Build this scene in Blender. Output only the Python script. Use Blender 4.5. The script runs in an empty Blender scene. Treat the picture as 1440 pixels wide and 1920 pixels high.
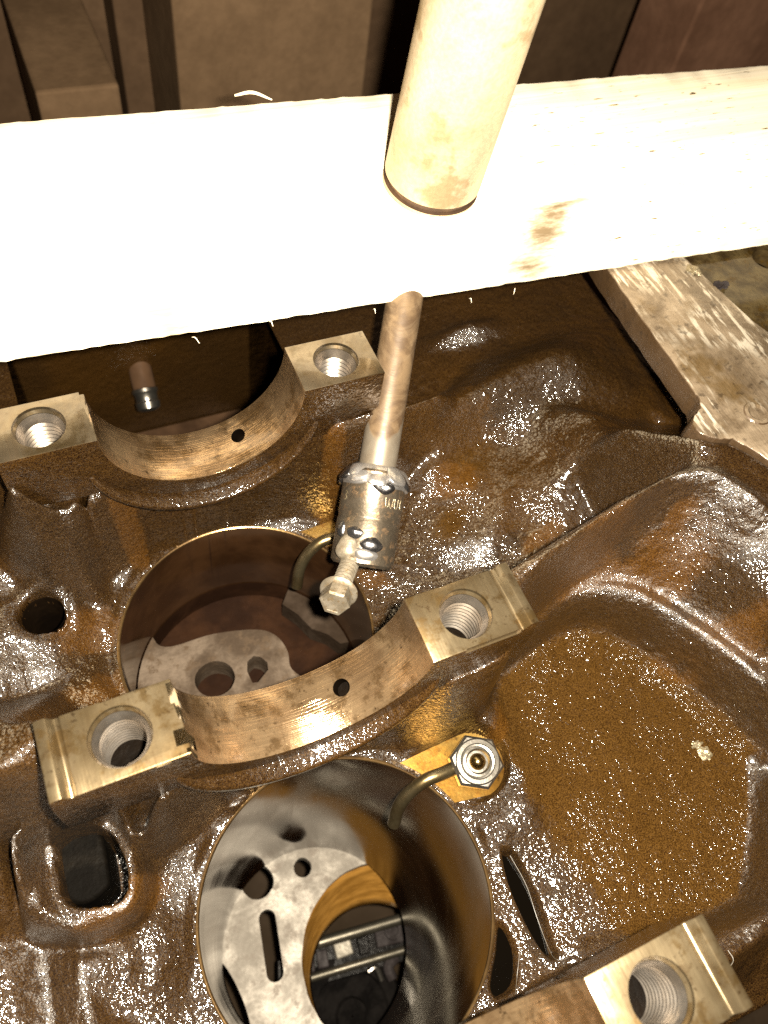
import bpy, bmesh, math, random
import numpy as np
from mathutils import Vector, Matrix, geometry
random.seed(4); rng = np.random.default_rng(7)
S = 0.001                                   # everything below is written in millimetres
scn = bpy.context.scene
COL = scn.collection
R = math.radians

# ------------------------------------------------------------------ camera
CAM = np.array([-37.602, -179.439, 299.171])
ROT = np.array([[0.9096, 0.2712, -0.3148], [-0.3942, 0.8028, -0.4475], [0.1313, 0.5311, 0.8371]])
u_, s_, vt_ = np.linalg.svd(ROT); ROT = u_ @ vt_
FPX = 1473.7
cd = bpy.data.cameras.new('camera'); cam = bpy.data.objects.new('camera', cd); COL.objects.link(cam)
cd.sensor_fit = 'VERTICAL'; cd.sensor_height = 24.0; cd.sensor_width = 18.0
cd.lens = 24.0 * FPX / 1920.0
cd.clip_start = 0.01; cd.clip_end = 50
m4 = Matrix([[*ROT[0], CAM[0]*S], [*ROT[1], CAM[1]*S], [*ROT[2], CAM[2]*S], [0, 0, 0, 1]])
cam.matrix_world = m4
cd.dof.use_dof = True; cd.dof.focus_distance = 0.275; cd.dof.aperture_fstop = 9
scn.camera = cam
scn.cycles.use_denoising = False
scn.cycles.sample_clamp_indirect = 1.5; scn.cycles.caustics_reflective = False; scn.cycles.caustics_refractive = False; scn.cycles.max_bounces = 6

# ------------------------------------------------------------------ world and lamp
w = bpy.data.worlds.new('World'); scn.world = w; w.use_nodes = True
bg = w.node_tree.nodes['Background']
bg.inputs[0].default_value = (0.040, 0.023, 0.012, 1); bg.inputs[1].default_value = 1.2
lamp = bpy.data.lights.new('phone_flash', 'POINT'); lamp.energy = 30.0; lamp.color = (1.0, 0.90, 0.73)
lamp.shadow_soft_size = 0.004
lo = bpy.data.objects.new('phone_flash', lamp); COL.objects.link(lo)
FL = CAM + ROT[:, 0] * 16 + ROT[:, 1] * 6
lo.location = Vector(FL * S)
vs = scn.view_settings
vs.view_transform = 'Standard'; vs.look = 'None'; vs.exposure = 0.0; vs.gamma = 1.0

# ------------------------------------------------------------------ helpers
def px(u, v, z):
    """the point of the place at height z that the photograph shows at pixel u, v"""
    d = ROT @ np.array([(u - 720) / FPX, -(v - 960) / FPX, -1.0])
    t = (z - CAM[2]) / d[2]
    return CAM + d * t

def empty(name, loc, label=None, cat=None, group=None):
    o = bpy.data.objects.new(name, None); COL.objects.link(o)
    o.location = Vector(loc) * S; o.empty_display_size = 0.02
    if label: o['label'] = label
    if cat: o['category'] = cat
    if group: o['group'] = group
    return o

def adopt(o, parent):
    if parent is None: return
    o.parent = parent
    o.matrix_parent_inverse = Matrix.Translation(parent.location).inverted() if parent.type == 'EMPTY' else Matrix.Identity(4)

def obj(name, bm, mats, parent=None, smooth=True, angle=35, label=None, cat=None, kind=None):
    me = bpy.data.meshes.new(name)
    bmesh.ops.recalc_face_normals(bm, faces=bm.faces)
    if smooth:
        lim = R(angle)
        for e in bm.edges:
            e.smooth = not (len(e.link_faces) == 2 and e.calc_face_angle(0) > lim)
        for f in bm.faces: f.smooth = True
    bm.to_mesh(me); bm.free()
    me.transform(Matrix.Scale(S, 4))
    for m in (mats if isinstance(mats, (list, tuple)) else [mats]): me.materials.append(m)
    o = bpy.data.objects.new(name, me); COL.objects.link(o)
    adopt(o, parent)
    if label: o['label'] = label
    if cat: o['category'] = cat
    if kind: o['kind'] = kind
    return o

def frame(d, up=(0, 0, 1)):
    d = Vector(d).normalized(); up = Vector(up)
    if abs(d.dot(up)) > .98: up = Vector((1, 0, 0))
    a = up.cross(d).normalized(); b = d.cross(a)
    return a, b, d

def lathe(bm, prof, o=(0, 0, 0), d=(0, 0, 1), n=48, cap0=False, cap1=False, wob=None, mat=0, seg=None):
    """prof: list of (radius, height along d)"""
    a, b, c = frame(d); o = Vector(o); rings = []
    for j, (r, h) in enumerate(prof):
        ring = []
        for i in range(n):
            t = 2 * math.pi * i / n
            rr = r + (wob(t, j) if wob else 0)
            ring.append(bm.verts.new(o + c * h + (a * math.cos(t) + b * math.sin(t)) * rr))
        rings.append(ring)
    fs = []
    for q in range(len(rings) - 1):
        for i in range(n):
            k = (i + 1) % n
            fs.append(bm.faces.new((rings[q][i], rings[q][k], rings[q + 1][k], rings[q + 1][i])))
    if cap0: fs.append(bm.faces.new(rings[0][::-1]))
    if cap1: fs.append(bm.faces.new(rings[-1]))
    for f in fs: f.material_index = mat
    return rings

def tube(bm, pts, r, n=14, cap=True, rad=None):
    pts = [Vector(p) for p in pts]; rings = []
    a = None
    for j, p in enumerate(pts):
        d = (pts[min(j + 1, len(pts) - 1)] - pts[max(j - 1, 0)]).normalized()
        if a is None: a, b, _ = frame(d)
        else:
            a = (a - d * a.dot(d)).normalized(); b = d.cross(a)
        rr = rad[j] if rad else r
        rings.append([bm.verts.new(p + (a * math.cos(2 * math.pi * i / n) + b * math.sin(2 * math.pi * i / n)) * rr) for i in range(n)])
    for q in range(len(rings) - 1):
        for i in range(n):
            k = (i + 1) % n
            bm.faces.new((rings[q][i], rings[q][k], rings[q + 1][k], rings[q + 1][i]))
    if cap: bm.faces.new(rings[0][::-1]); bm.faces.new(rings[-1])

def box(bm, c, s, rot=None):
    m = Matrix.Translation(Vector(c))
    if rot is not None: m = m @ rot
    r = bmesh.ops.create_cube(bm, size=1, matrix=m @ Matrix.Diagonal((*s, 1)))
    return r['verts']

def spline(pts, n=8):
    n_ = min(len(p) for p in pts); P = [np.array(p[:n_], float) for p in pts]; P = [2 * P[0] - P[1]] + P + [2 * P[-1] - P[-2]]
    out = []
    for i in range(1, len(P) - 2):
        for k in range(n):
            t = k / n
            out.append(.5 * (2 * P[i] + (P[i + 1] - P[i - 1]) * t + (2 * P[i - 1] - 5 * P[i] + 4 * P[i + 1] - P[i + 2]) * t * t + (3 * P[i] - P[i - 1] - 3 * P[i + 1] + P[i + 2]) * t ** 3))
    out.append(P[-2]); return out

def boolean(o, cutters):
    """cut the cutters (bmesh list) out of o and keep the result as o's mesh"""
    cs = []
    for bm in cutters:
        me = bpy.data.meshes.new('cutter'); bmesh.ops.recalc_face_normals(bm, faces=bm.faces)
        bm.to_mesh(me); bm.free(); me.transform(Matrix.Scale(S, 4))
        c = bpy.data.objects.new('cutter', me); COL.objects.link(c); cs.append(c)
        md = o.modifiers.new('cut', 'BOOLEAN'); md.object = c; md.solver = 'EXACT'; md.operation = 'DIFFERENCE'
    bake(o)
    for c in cs:
        me = c.data; bpy.data.objects.remove(c); bpy.data.meshes.remove(me)

def bake(o):
    bpy.context.view_layer.update()
    dg = bpy.context.evaluated_depsgraph_get()
    me = bpy.data.meshes.new_from_object(o.evaluated_get(dg))
    old = o.data; o.modifiers.clear(); o.data = me; nm = old.name
    bpy.data.meshes.remove(old); me.name = nm

# ------------------------------------------------------------------ materials
class NT:
    def __init__(s, name):
        s.m = bpy.data.materials.new(name); s.m.use_nodes = True; s.t = s.m.node_tree
        s.b = s.t.nodes['Principled BSDF']
        s.co = s.t.nodes.new('ShaderNodeTexCoord').outputs['Object']
    def n(s, typ, **k):
        nd = s.t.nodes.new(typ)
        for a, v in k.items(): setattr(nd, a, v)
        return nd
    def link(s, a, b): s.t.links.new(a, b)
    def put(s, sock, v):
        if hasattr(v, 'is_output'): s.link(v, sock)
        else: sock.default_value = v
    def noise(s, scale, detail=4, rough=.55, co=None, dist=0):
        nd = s.n('ShaderNodeTexNoise'); s.link(co or s.co, nd.inputs['Vector'])
        nd.inputs['Scale'].default_value = scale; nd.inputs['Detail'].default_value = detail
        nd.inputs['Roughness'].default_value = rough; nd.inputs['Distortion'].default_value = dist
        return nd.outputs['Fac']
    def voro(s, scale, co=None, feature='F1', out='Distance', rnd=1):
        nd = s.n('ShaderNodeTexVoronoi', feature=feature); s.link(co or s.co, nd.inputs['Vector'])
        nd.inputs['Scale'].default_value = scale; nd.inputs['Randomness'].default_value = rnd
        return nd.outputs[out]
    def mapping(s, scale=(1, 1, 1), rot=(0, 0, 0), loc=(0, 0, 0), co=None):
        nd = s.n('ShaderNodeMapping'); s.link(co or s.co, nd.inputs[0])
        nd.inputs['Scale'].default_value = scale; nd.inputs['Rotation'].default_value = rot; nd.inputs['Location'].default_value = loc
        return nd.outputs[0]
    def ramp(s, f, stops, interp='LINEAR'):
        nd = s.n('ShaderNodeValToRGB'); cr = nd.color_ramp; cr.interpolation = interp
        while len(cr.elements) < len(stops): cr.elements.new(.5)
        for e, (p, c) in zip(cr.elements, stops):
            e.position = p; e.color = (*c, 1) if isinstance(c, tuple) else (c, c, c, 1)
        s.link(f, nd.inputs[0]); return nd.outputs[0]
    def mix(s, f, a, b, mode='MIX'):
        nd = s.n('ShaderNodeMix', data_type='RGBA', blend_type=mode)
        s.put(nd.inputs[0], f)
        for i, v in ((6, a), (7, b)):
            s.put(nd.inputs[i], (*v, 1) if isinstance(v, tuple) else v)
        return nd.outputs[2]
    def math(s, op, a, b=0.0, c=None):
        nd = s.n('ShaderNodeMath', operation=op); s.put(nd.inputs[0], a); s.put(nd.inputs[1], b)
        if c is not None: s.put(nd.inputs[2], c)
        return nd.outputs[0]
    def bump(s, h, dist, strength=1, normal=None):
        nd = s.n('ShaderNodeBump'); nd.inputs['Strength'].default_value = strength
        nd.inputs['Distance'].default_value = dist; s.link(h, nd.inputs['Height'])
        if normal: s.link(normal, nd.inputs['Normal'])
        return nd.outputs[0]
    def set(s, **k):
        for a, v in k.items():
            key = {'color': 'Base Color', 'rough': 'Roughness', 'metal': 'Metallic', 'normal': 'Normal', 'coat': 'Coat Weight',
                   'coat_rough': 'Coat Roughness', 'coat_normal': 'Coat Normal', 'spec': 'Specular IOR Level', 'aniso': 'Anisotropic',
                   'coat_tint': 'Coat Tint'}[a]
            s.put(s.b.inputs[key], (*v, 1) if isinstance(v, tuple) and len(v) == 3 else v)
        return s.m
    def wrange(s, f, a, b, c=0., d=1.):
        nd = s.n('ShaderNodeMapRange', interpolation_type='SMOOTHSTEP'); s.link(f, nd.inputs[0])
        for i, v in enumerate((a, b, c, d)): nd.inputs[i + 1].default_value = v
        return nd.outputs[0]

def mat_cast():
    t = NT('oily_cast_metal')
    big = t.noise(13, 3, .5, dist=.5); mid = t.noise(60, 4, .6); fine = t.noise(2500, 2, .6); grain = t.noise(1300, 3, .7)
    at = lambda n: t.n('ShaderNodeAttribute', attribute_name=n).outputs['Fac']
    dry, amb, smooth, drk = at('drained'), at('varnish'), at('smooth_film'), at('dark_tone')
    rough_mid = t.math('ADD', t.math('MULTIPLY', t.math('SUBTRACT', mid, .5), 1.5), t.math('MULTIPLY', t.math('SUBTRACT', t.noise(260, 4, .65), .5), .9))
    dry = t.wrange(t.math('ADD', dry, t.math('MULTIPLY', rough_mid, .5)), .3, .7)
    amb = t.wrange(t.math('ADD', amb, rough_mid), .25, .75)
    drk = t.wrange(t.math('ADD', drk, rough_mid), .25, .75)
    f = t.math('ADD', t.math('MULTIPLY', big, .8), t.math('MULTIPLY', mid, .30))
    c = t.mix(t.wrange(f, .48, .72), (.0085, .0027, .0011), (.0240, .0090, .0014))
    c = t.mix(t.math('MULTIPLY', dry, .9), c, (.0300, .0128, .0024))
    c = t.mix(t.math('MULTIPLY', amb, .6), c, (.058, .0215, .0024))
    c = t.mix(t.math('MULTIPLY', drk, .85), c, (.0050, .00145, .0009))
    c = t.mix(t.wrange(fine, .36, .64), t.mix(.65, c, (.002, .0008, .0004)), t.mix(.06, c, (.34, .20, .05)))
    nb = t.n('ShaderNodeBump'); t.link(t.math('ADD', fine, grain), nb.inputs['Height']); nb.inputs['Distance'].default_value = .0006
    t.link(t.wrange(mid, .3, .7, .30, .6), nb.inputs['Strength'])
    # every grain of the sand casting stands in the oil as a small dome that throws back one glint
    d1 = t.voro(760); d2 = t.voro(1500)
    dome = t.math('ADD', t.math('MULTIPLY', t.math('MULTIPLY', d1, d1), -1.0), t.math('MULTIPLY', t.math('MULTIPLY', d2, d2), -.30))
    cb = t.n('ShaderNodeBump'); cb.inputs['Distance'].default_value = .00034; t.link(dome, cb.inputs['Height'])
    t.link(t.math('MULTIPLY', t.wrange(mid, .36, .62, .30, .95), t.math('ADD', 1, t.math('MULTIPLY', smooth, .75))), cb.inputs['Strength'])
    cb2 = t.n('ShaderNodeBump'); cb2.inputs['Distance'].default_value = .0018; cb2.inputs['Strength'].default_value = .62
    t.link(t.noise(190, 3, .55), cb2.inputs['Height']); t.link(cb.outputs[0], cb2.inputs['Normal'])
    t.b.inputs['Coat IOR'].default_value = 2.2
    wet = t.wrange(t.noise(26, 3, .55, t.mapping(loc=(.3, .2, .1))), .30, .56, .45, 1.)
    coat = t.math('MULTIPLY', t.math('MAXIMUM', wet, smooth), t.math('SUBTRACT', 1, t.math('MULTIPLY', dry, .95)))
    lump = t.n('ShaderNodeBump'); lump.inputs['Distance'].default_value = .0020; lump.inputs['Strength'].default_value = .6
    t.link(t.noise(210, 3, .55), lump.inputs['Height']); t.link(nb.outputs[0], lump.inputs['Normal'])
    sheen = t.math('MULTIPLY', t.math('SUBTRACT', 1, t.math('MULTIPLY', dry, .95)), t.math('ADD', .075, t.math('MULTIPLY', smooth, .50)))
    return t.set(color=c, rough=.33, metal=0., normal=lump.outputs[0], coat=coat,
                 coat_rough=.08, coat_normal=cb2.outputs[0], spec=sheen)

def mat_rail():
    t = NT('scraped_rail_face')
    sk = t.noise(1, 4, .62, t.mapping(scale=(420, 60, 60), rot=(0, 0, R(-7))))
    st = t.noise(40, 5, .65, dist=.5); sp = t.noise(260, 4, .6)
    c = t.mix(t.wrange(st, .36, .64), (.095, .068, .042), (.215, .165, .112))
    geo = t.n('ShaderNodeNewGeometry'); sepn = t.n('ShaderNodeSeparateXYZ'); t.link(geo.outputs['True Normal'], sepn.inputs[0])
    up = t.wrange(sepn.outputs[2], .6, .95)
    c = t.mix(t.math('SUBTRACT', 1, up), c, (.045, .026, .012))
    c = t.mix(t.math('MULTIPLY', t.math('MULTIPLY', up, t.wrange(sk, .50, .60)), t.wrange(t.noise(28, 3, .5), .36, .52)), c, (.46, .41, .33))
    c = t.mix(t.wrange(t.noise(33, 4, .6, t.mapping(loc=(.4, .1, .8))), .55, .68, 0, .7), c, (.075, .042, .008))
    c = t.mix(t.wrange(sp, .56, .70, 0, .6), c, (.02, .012, .006))
    return t.set(color=c, rough=t.wrange(sk, .4, .65, .5, .3), metal=.35, normal=t.bump(t.math('ADD', sk, sp), .0006, .7), coat=.35, coat_rough=.12, coat_normal=t.bump(t.noise(300, 3), .0006, .5))

def mat_machined(name, c1, c2, stain, axis, rough=.30, wear=.5):
    """bare machined metal with oil stains; axis = direction of the tool marks or 'arc' for a turned half bore"""
    t = NT(name)
    if axis == 'arc':
        xyz = t.n('ShaderNodeSeparateXYZ'); t.link(t.co, xyz.inputs[0])
        ang = t.math('ARCTAN2', xyz.outputs[0], t.math('SUBTRACT', .0869, xyz.outputs[2]))
        cmb = t.n('ShaderNodeCombineXYZ'); t.link(t.math('MULTIPLY', ang, .036), cmb.inputs[0]); t.link(xyz.outputs[1], cmb.inputs[1])
        sc = t.mapping(scale=(22, 1900, 1), rot=(0, 0, R(0)), co=cmb.outputs[0])
    else:
        sc = t.mapping(scale=axis)
    lines = t.noise(1, 3, .6, sc)
    st = t.noise(55, 5, .62, dist=.5); sp = t.noise(210, 4, .6); oil = t.noise(30, 3, .5, t.mapping(loc=(.7, .1, .4)))
    c = t.mix(t.wrange(st, .38, .64), c1, c2)
    c = t.mix(t.math('MULTIPLY', t.wrange(oil, .44, .66), wear), c, stain)
    c = t.mix(t.math('MULTIPLY', t.wrange(sp, .58, .72), .5), c, (.06, .032, .010))
    c = t.mix(t.wrange(t.noise(95, 5, .7, t.mapping(loc=(.15, .35, .6))), .50, .62, 0, .75), c, stain)
    c = t.mix(t.wrange(t.noise(420, 4, .7), .60, .70, 0, .7), c, (.03, .016, .006))
    c = t.mix(t.wrange(lines, .35, .7, .25, 0), c, (.08, .05, .025))
    hh = t.math('ADD', t.math('MULTIPLY', lines, 1), t.math('MULTIPLY', sp, 1.2))
    return t.set(color=c, rough=t.wrange(t.math('ADD', t.math('MULTIPLY', st, .5), t.math('MULTIPLY', oil, .5)), .35, .62, rough + .14, rough - .08), metal=.85,
                 normal=t.bump(hh, .00020 if axis == 'arc' else .00006, .8), coat=.6, coat_rough=.12, coat_normal=t.bump(t.noise(120, 3), .0005, .3))

def mat_bore():
    t = NT('honed_bore_wall')
    xyz = t.n('ShaderNodeSeparateXYZ'); t.link(t.co, xyz.inputs[0])
    ang = t.math('ARCTAN2', xyz.outputs[0], xyz.outputs[1])
    cmb = t.n('ShaderNodeCombineXYZ'); t.link(t.math('MULTIPLY', ang, .05), cmb.inputs[0]); t.link(xyz.outputs[2], cmb.inputs[1])
    l1 = t.noise(1, 3, .6, t.mapping(scale=(900, 60, 1), rot=(0, 0, R(20)), co=cmb.outputs[0]))
    streak = t.noise(1, 4, .6, t.mapping(scale=(70, 9, 1), co=cmb.outputs[0]))
    st = t.noise(28, 4, .6)
    c = t.mix(t.wrange(st, .4, .62), (.014, .0062, .0026), (.028, .013, .0055))
    c = t.mix(t.wrange(streak, .52, .7, 0, .7), c, (.008, .0035, .002))
    t.b.inputs['IOR'].default_value = 1.8
    return t.set(color=c, rough=t.wrange(streak, .35, .7, .06, .2), metal=.08, normal=t.bump(l1, .00002, .5))

def mat_simple(name, c1, c2, scale=60, rough=.5, metal=0., bump=.0003, bscale=300, coat=0., r2=None, stretch=None, lo=.38, hi=.64, c3=None):
    t = NT(name)
    co = t.mapping(scale=stretch) if stretch else None
    a = t.noise(scale, 5, .6, co, dist=.3); b = t.noise(bscale, 4, .6, co)
    c = t.mix(t.wrange(a, lo, hi), c1, c2)
    if c3: c = t.mix(t.wrange(t.noise(scale * 3.1, 4, .65, co), .53, .66), c, c3)
    c = t.mix(t.wrange(b, .3, .7, .25, 0), c, (c1[0] * .35, c1[1] * .33, c1[2] * .3))
    return t.set(color=c, rough=t.wrange(a, .35, .65, rough, r2 if r2 is not None else rough * .7), metal=metal, normal=t.bump(b, bump, .8), coat=coat, coat_rough=.1, spec=.5 if metal > .4 else .025)

def mat_wood():
    t = NT('raw_softwood')
    g = t.mapping(scale=(6, 160, 160), rot=(0, 0, R(3.4)))
    a = t.noise(1, 5, .6, g, dist=.6); b = t.noise(5, 3, .6, t.mapping(scale=(4, 120, 120), rot=(0, 0, R(3.4))))
    s = t.noise(9, 4, .6, t.mapping(scale=(1, 4.5, 4.5), loc=(.4, .8, .2)))
    c = t.mix(t.wrange(a, .35, .65), (.84, .72, .52), (.90, .82, .66))
    c = t.mix(t.wrange(b, .58, .75, 0, .35), c, (.55, .36, .18))
    c = t.mix(t.wrange(s, .70, .78, 0, .5), c, (.30, .18, .09))
    def spot(p, sx, sy, r0, r1):
        mp = t.mapping(loc=(-p[0] * S * sx, -p[1] * S * sy, 0), scale=(sx, sy, 0)); v = t.n('ShaderNodeVectorMath', operation='LENGTH'); t.link(mp, v.inputs[0])
        return t.wrange(t.math('ADD', v.outputs['Value'], t.math('MULTIPLY', t.noise(60, 4, .7, t.mapping(scale=(1, 3, 3))), .009)), r0 + .0045, r1 + .0045, 1, 0)
    c = t.mix(t.math('MULTIPLY', spot(px(1045, 386, 121.4), .30, 1.6, .001, .007), .96), c, (.105, .068, .030))
    c = t.mix(t.math('MULTIPLY', spot(px(300, 487, 121.4), .22, 2.4, .000, .0045), .8), c, (.34, .25, .13))
    xyz = t.n('ShaderNodeSeparateXYZ'); t.link(t.co, xyz.inputs[0])
    tick = t.noise(1, 2, .5, t.mapping(scale=(130, 900, 900), rot=(0, 0, R(3.4))))
    c = t.mix(t.math('MULTIPLY', t.wrange(tick, .66, .72), t.wrange(t.math('ADD', xyz.outputs[0], t.math('MULTIPLY', s, .12)), .17, .24)), c, (.10, .07, .03))
    return t.set(color=c, rough=.75, normal=t.bump(a, .0006, .6), spec=.3)

def mat_rod():
    t = NT('rusty_steel_rod')
    xyz = t.n('ShaderNodeSeparateXYZ'); t.link(t.co, xyz.inputs[0])
    n1 = t.noise(90, 5, .65, dist=.6); n2 = t.noise(1, 4, .6, t.mapping(scale=(60, 60, 700), rot=(R(28), R(-15), 0)))
    rust = t.mix(t.wrange(n1, .36, .64), (.060, .037, .020), (.135, .092, .053))
    rust = t.mix(t.wrange(n2, .5, .7, 0, .25), rust, (.17, .125, .08))
    bare = t.mix(t.wrange(n1, .3, .7), (.15, .122, .09), (.22, .19, .15))
    e = t.math('ADD', xyz.outputs[2], t.math('MULTIPLY', n1, .004))
    f = t.wrange(e, ZRUST * S + .0015, ZRUST * S + .0027)
    c = t.mix(f, bare, rust)
    return t.set(color=c, rough=t.wrange(n1, .3, .7, .5, .32), metal=t.wrange(f, 0, 1, .6, .25), normal=t.bump(n2, .0002, .5))

ZRUST = 62.0
M = {}
M['cast'] = mat_cast()
M['pad'] = mat_machined('machined_pad_face', (.108, .083, .047), (.22, .174, .106), (.10, .060, .018), (900, 60, 60), .32)
M['saddle'] = mat_machined('turned_saddle_bore', (.24, .155, .085), (.42, .29, .165), (.13, .075, .030), 'arc', .12, .5)
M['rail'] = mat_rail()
M['spot'] = mat_machined('amber_spot_face', (.34, .18, .03), (.46, .28, .07), (.24, .10, .012), (700, 700, 60), .26)
M['bore'] = mat_bore()
M['thread'] = mat_simple('bright_thread', (.16, .135, .11), (.28, .25, .22), 80, .42, .9, .0001, 400, r2=.3)
M['dark'] = mat_simple('shaded_hole', (.0012, .0007, .0004), (.003, .0018, .001), 60, .6, 0., .0004)  # near black for hole insides, their shade put into the colour
M['core_black'] = mat_simple('near_black_core', (.0012, .0009, .0006), (.0042, .0032, .0021), 70, .7, 0., .0005, 500)  # near-black colour for the core of the square opening
M['bay'] = mat_simple('glare_brown_bay', (.030, .0165, .0092), (.060, .034, .019), 30, .7, 0., .001, 90)  # brown lightened to stand in for lens glare over the dark bay
M['grime'] = mat_simple('grimy_ledge', (.020, .0125, .005), (.060, .043, .018), 60, .6, 0., .0009, 500, coat=.5, c3=(.035, .02, .004))
M['pad_far'] = mat_machined('grey_pad_face', (.075, .060, .040), (.15, .122, .082), (.06, .042, .018), (900, 60, 60), .36)
M['side'] = mat_simple('dull_ledge', (.018, .012, .008), (.036, .026, .019), 45, .6, 0., .0005, 300)
M['ledge'] = mat_simple('stained_ledge', (.042, .030, .021), (.105, .081, .061), 45, .55, .1, .0004, 420, c3=(.06, .042, .028))
M['dish'] = mat_simple('brown_dish', (.010, .0045, .0025), (.020, .009, .0045), 40, .5, 0., .0003, 200)
M['lip'] = mat_simple('worn_bore_rim', (.07, .04, .015), (.18, .11, .045), 60, .35, .8, .0001)
M['jet'] = mat_simple('brassy_tube', (.17, .125, .06), (.32, .26, .15), 80, .32, .95, .00008, 500, coat=.5)
M['nut'] = mat_simple('zinc_nut', (.19, .175, .155), (.33, .31, .27), 90, .3, .95, .0001, 400, coat=.4)
M['brassball'] = mat_simple('brass_ball', (.45, .30, .10), (.58, .42, .18), 90, .22, 1., .00005)
M['wood'] = mat_wood()
M['rod'] = mat_rod()
M['weld'] = mat_simple('weld_metal', (.42, .40, .39), (.62, .60, .59), 120, .40, .9, .0002, 420, r2=.28)
M['weld_blue'] = mat_simple('blued_weld', (.10, .097, .10), (.20, .195, .20), 160, .30, .95, .0003, 420, r2=.16)
M['socket'] = mat_simple('dull_chrome_socket', (.115, .093, .068), (.20, .165, .125), 110, .42, .85, .00015, 700, r2=.3, c3=(.30, .2, .12))
M['bolt'] = mat_simple('plated_bolt', (.15, .125, .09), (.27, .235, .185), 150, .5, .65, .0002, 600, c3=(.16, .115, .065))
M['bigtube'] = mat_simple('worn_steel_tube', (.33, .255, .155), (.46, .37, .25), 22, .40, .4, .00012, 700, r2=.32, lo=.30, hi=.56, c3=(.30, .22, .125))
M['groove'] = mat_simple('dark_groove', (.05, .03, .02), (.10, .06, .035), 60, .5, .5)
M['plate'] = mat_simple('sooty_grey_plate', (.17, .152, .13), (.32, .292, .255), 45, .55, .1, .0004, 420, c3=(.15, .13, .11))
M['orange'] = mat_simple('varnished_wall', (.17, .080, .014), (.27, .135, .028), 50, .45, .0, .0003, 200, coat=.4, stretch=(1, 1, 5))
M['black'] = mat_simple('black_part', (.003, .0026, .0025), (.008, .007, .0065), 80, .35, .0, .0004, 300)
M['grey'] = mat_simple('grey_part', (.014, .011, .011), (.034, .029, .029), 80, .5, .0, .0003, 300)
M['pale'] = mat_simple('pale_block', (.11, .10, .082), (.17, .155, .13), 80, .5, .2, .0003, 300)
M['chrome'] = mat_simple('bright_bar', (.07, .063, .048), (.12, .108, .085), 60, .45, .8, .0001, 300)
M['oil'] = NT('glossy_black').set(color=(.0012, .0009, .0006), rough=.06, spec=.3)  # glossy near black for the sheets in the hollows
M['flake'] = mat_simple('pale_flake', (.13, .105, .06), (.24, .20, .13), 400, .4, .5, .0005, 900)
M['fibre'] = NT('white_fibre').set(color=(.09, .08, .065), rough=.4)
M['cardboard'] = mat_simple('brown_card', (.095, .060, .034), (.125, .080, .046), 14, .85, 0, .0005, 120)  # background browns lightened to stand in for lens glare
M['darkwood'] = mat_simple('dark_board', (.075, .046, .027), (.10, .062, .036), 12, .8, 0, .0005, 120)
M['redbrown'] = mat_simple('red_brown_panel', (.085, .044, .027), (.12, .064, .04), 20, .7, 0, .0005, 120)
M['floor'] = mat_simple('dirty_concrete', (.022, .015, .009), (.038, .026, .017), 6, .85, 0, .002, 60)

# ------------------------------------------------------------------ engine block: the casting
PITCH = 107.325; HP = 86.9; BR = 50.0; BX = -.55
WEB = [0.0, -PITCH, -2 * PITCH]
BORE = [-PITCH / 2 - 1.8, -1.5 * PITCH - 1.8]
DEEP = 191.0

block = empty('engine_block', (0, -55, -DEEP), 'oily brown engine block lying upside down with its crankcase open', 'engine block')

def base(x, y):
    x = np.asarray(x, float)
    l = np.clip(-58 - x, 0, None) * .30
    r = np.minimum(np.clip(x - 60, 0, None) * .17, 40)
    return l + r

CP = []; CE = []
def line(pts):
    """a breakline: world points (x,y,z) or ('p',u,v,z); z None = the floor"""
    k0 = None
    for q in pts:
        if q[0] == 'p': q = px(*q[1:])
        x, y, z = q
        if z is None: z = float(base(x, y))
        CP.append((float(x), float(y), float(z)))
        if k0 is not None: CE.append((k0, len(CP) - 1))
        k0 = len(CP) - 1

def P(u, v, z): return ('p', u, v, z)

for yk in WEB:
    for s in (-1, 1):                       # core below each saddle, both faces
        if s == 1 and yk < -200: line([(-64, -213, 57), (-30, -213, 42), (0, -212, 36), (32, -212, 46), (60, -213.4, 57), (72, -214.5, 40), (98, -218, 24), (128, -218.5, 26), (141, -206.5, 27), (152, -192.5, 28), (162.5, -177, 29)])
        else: line([(-64, yk + s * 10.6, 59), (-44, yk + s * 10.4, 59), (-38, yk + s * 8, 56), (-25, yk + s * 4.6, 47), (0, yk + s * 3.2, 41),
              (25, yk + s * 4.6, 47), (38, yk + s * 8, 56), (44, yk + s * 10.4, 59), (64, yk + s * 10.6, 59)])
        if not (s == 1 and yk < -200):
            for q in (-1, 1): line([(q * 65, yk + s * 11.6, 77), (q * 47, yk + s * 11.5, 77)]); line([(q * 66, yk + s * 13.2, 66), (q * 47, yk + s * 12.6, 60)])
        if s == 1 and yk < -200:
            line([(-64, -211, 2), (-30, -211, .5), (0, -210.6, 0), (32, -209.8, 1), (52, -210, 2), (68, -210.6, 3), (95, -213.4, 7), (125, -214, 11), (137, -203.5, 13), (148, -190.5, 15), (158, -176, 17)])
            continue
        line([(-64, yk + s * 18.5, 9), (-46, yk + s * 14, 3), (-38, yk + s * 11.5, 1), (-25, yk + s * 7, 0), (0, yk + s * 4.6, 0),
              (25, yk + s * 7, 0), (38, yk + s * 11.5, 1), (46, yk + s * 14, 3), (62, yk + s * 18, 6)])
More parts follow.
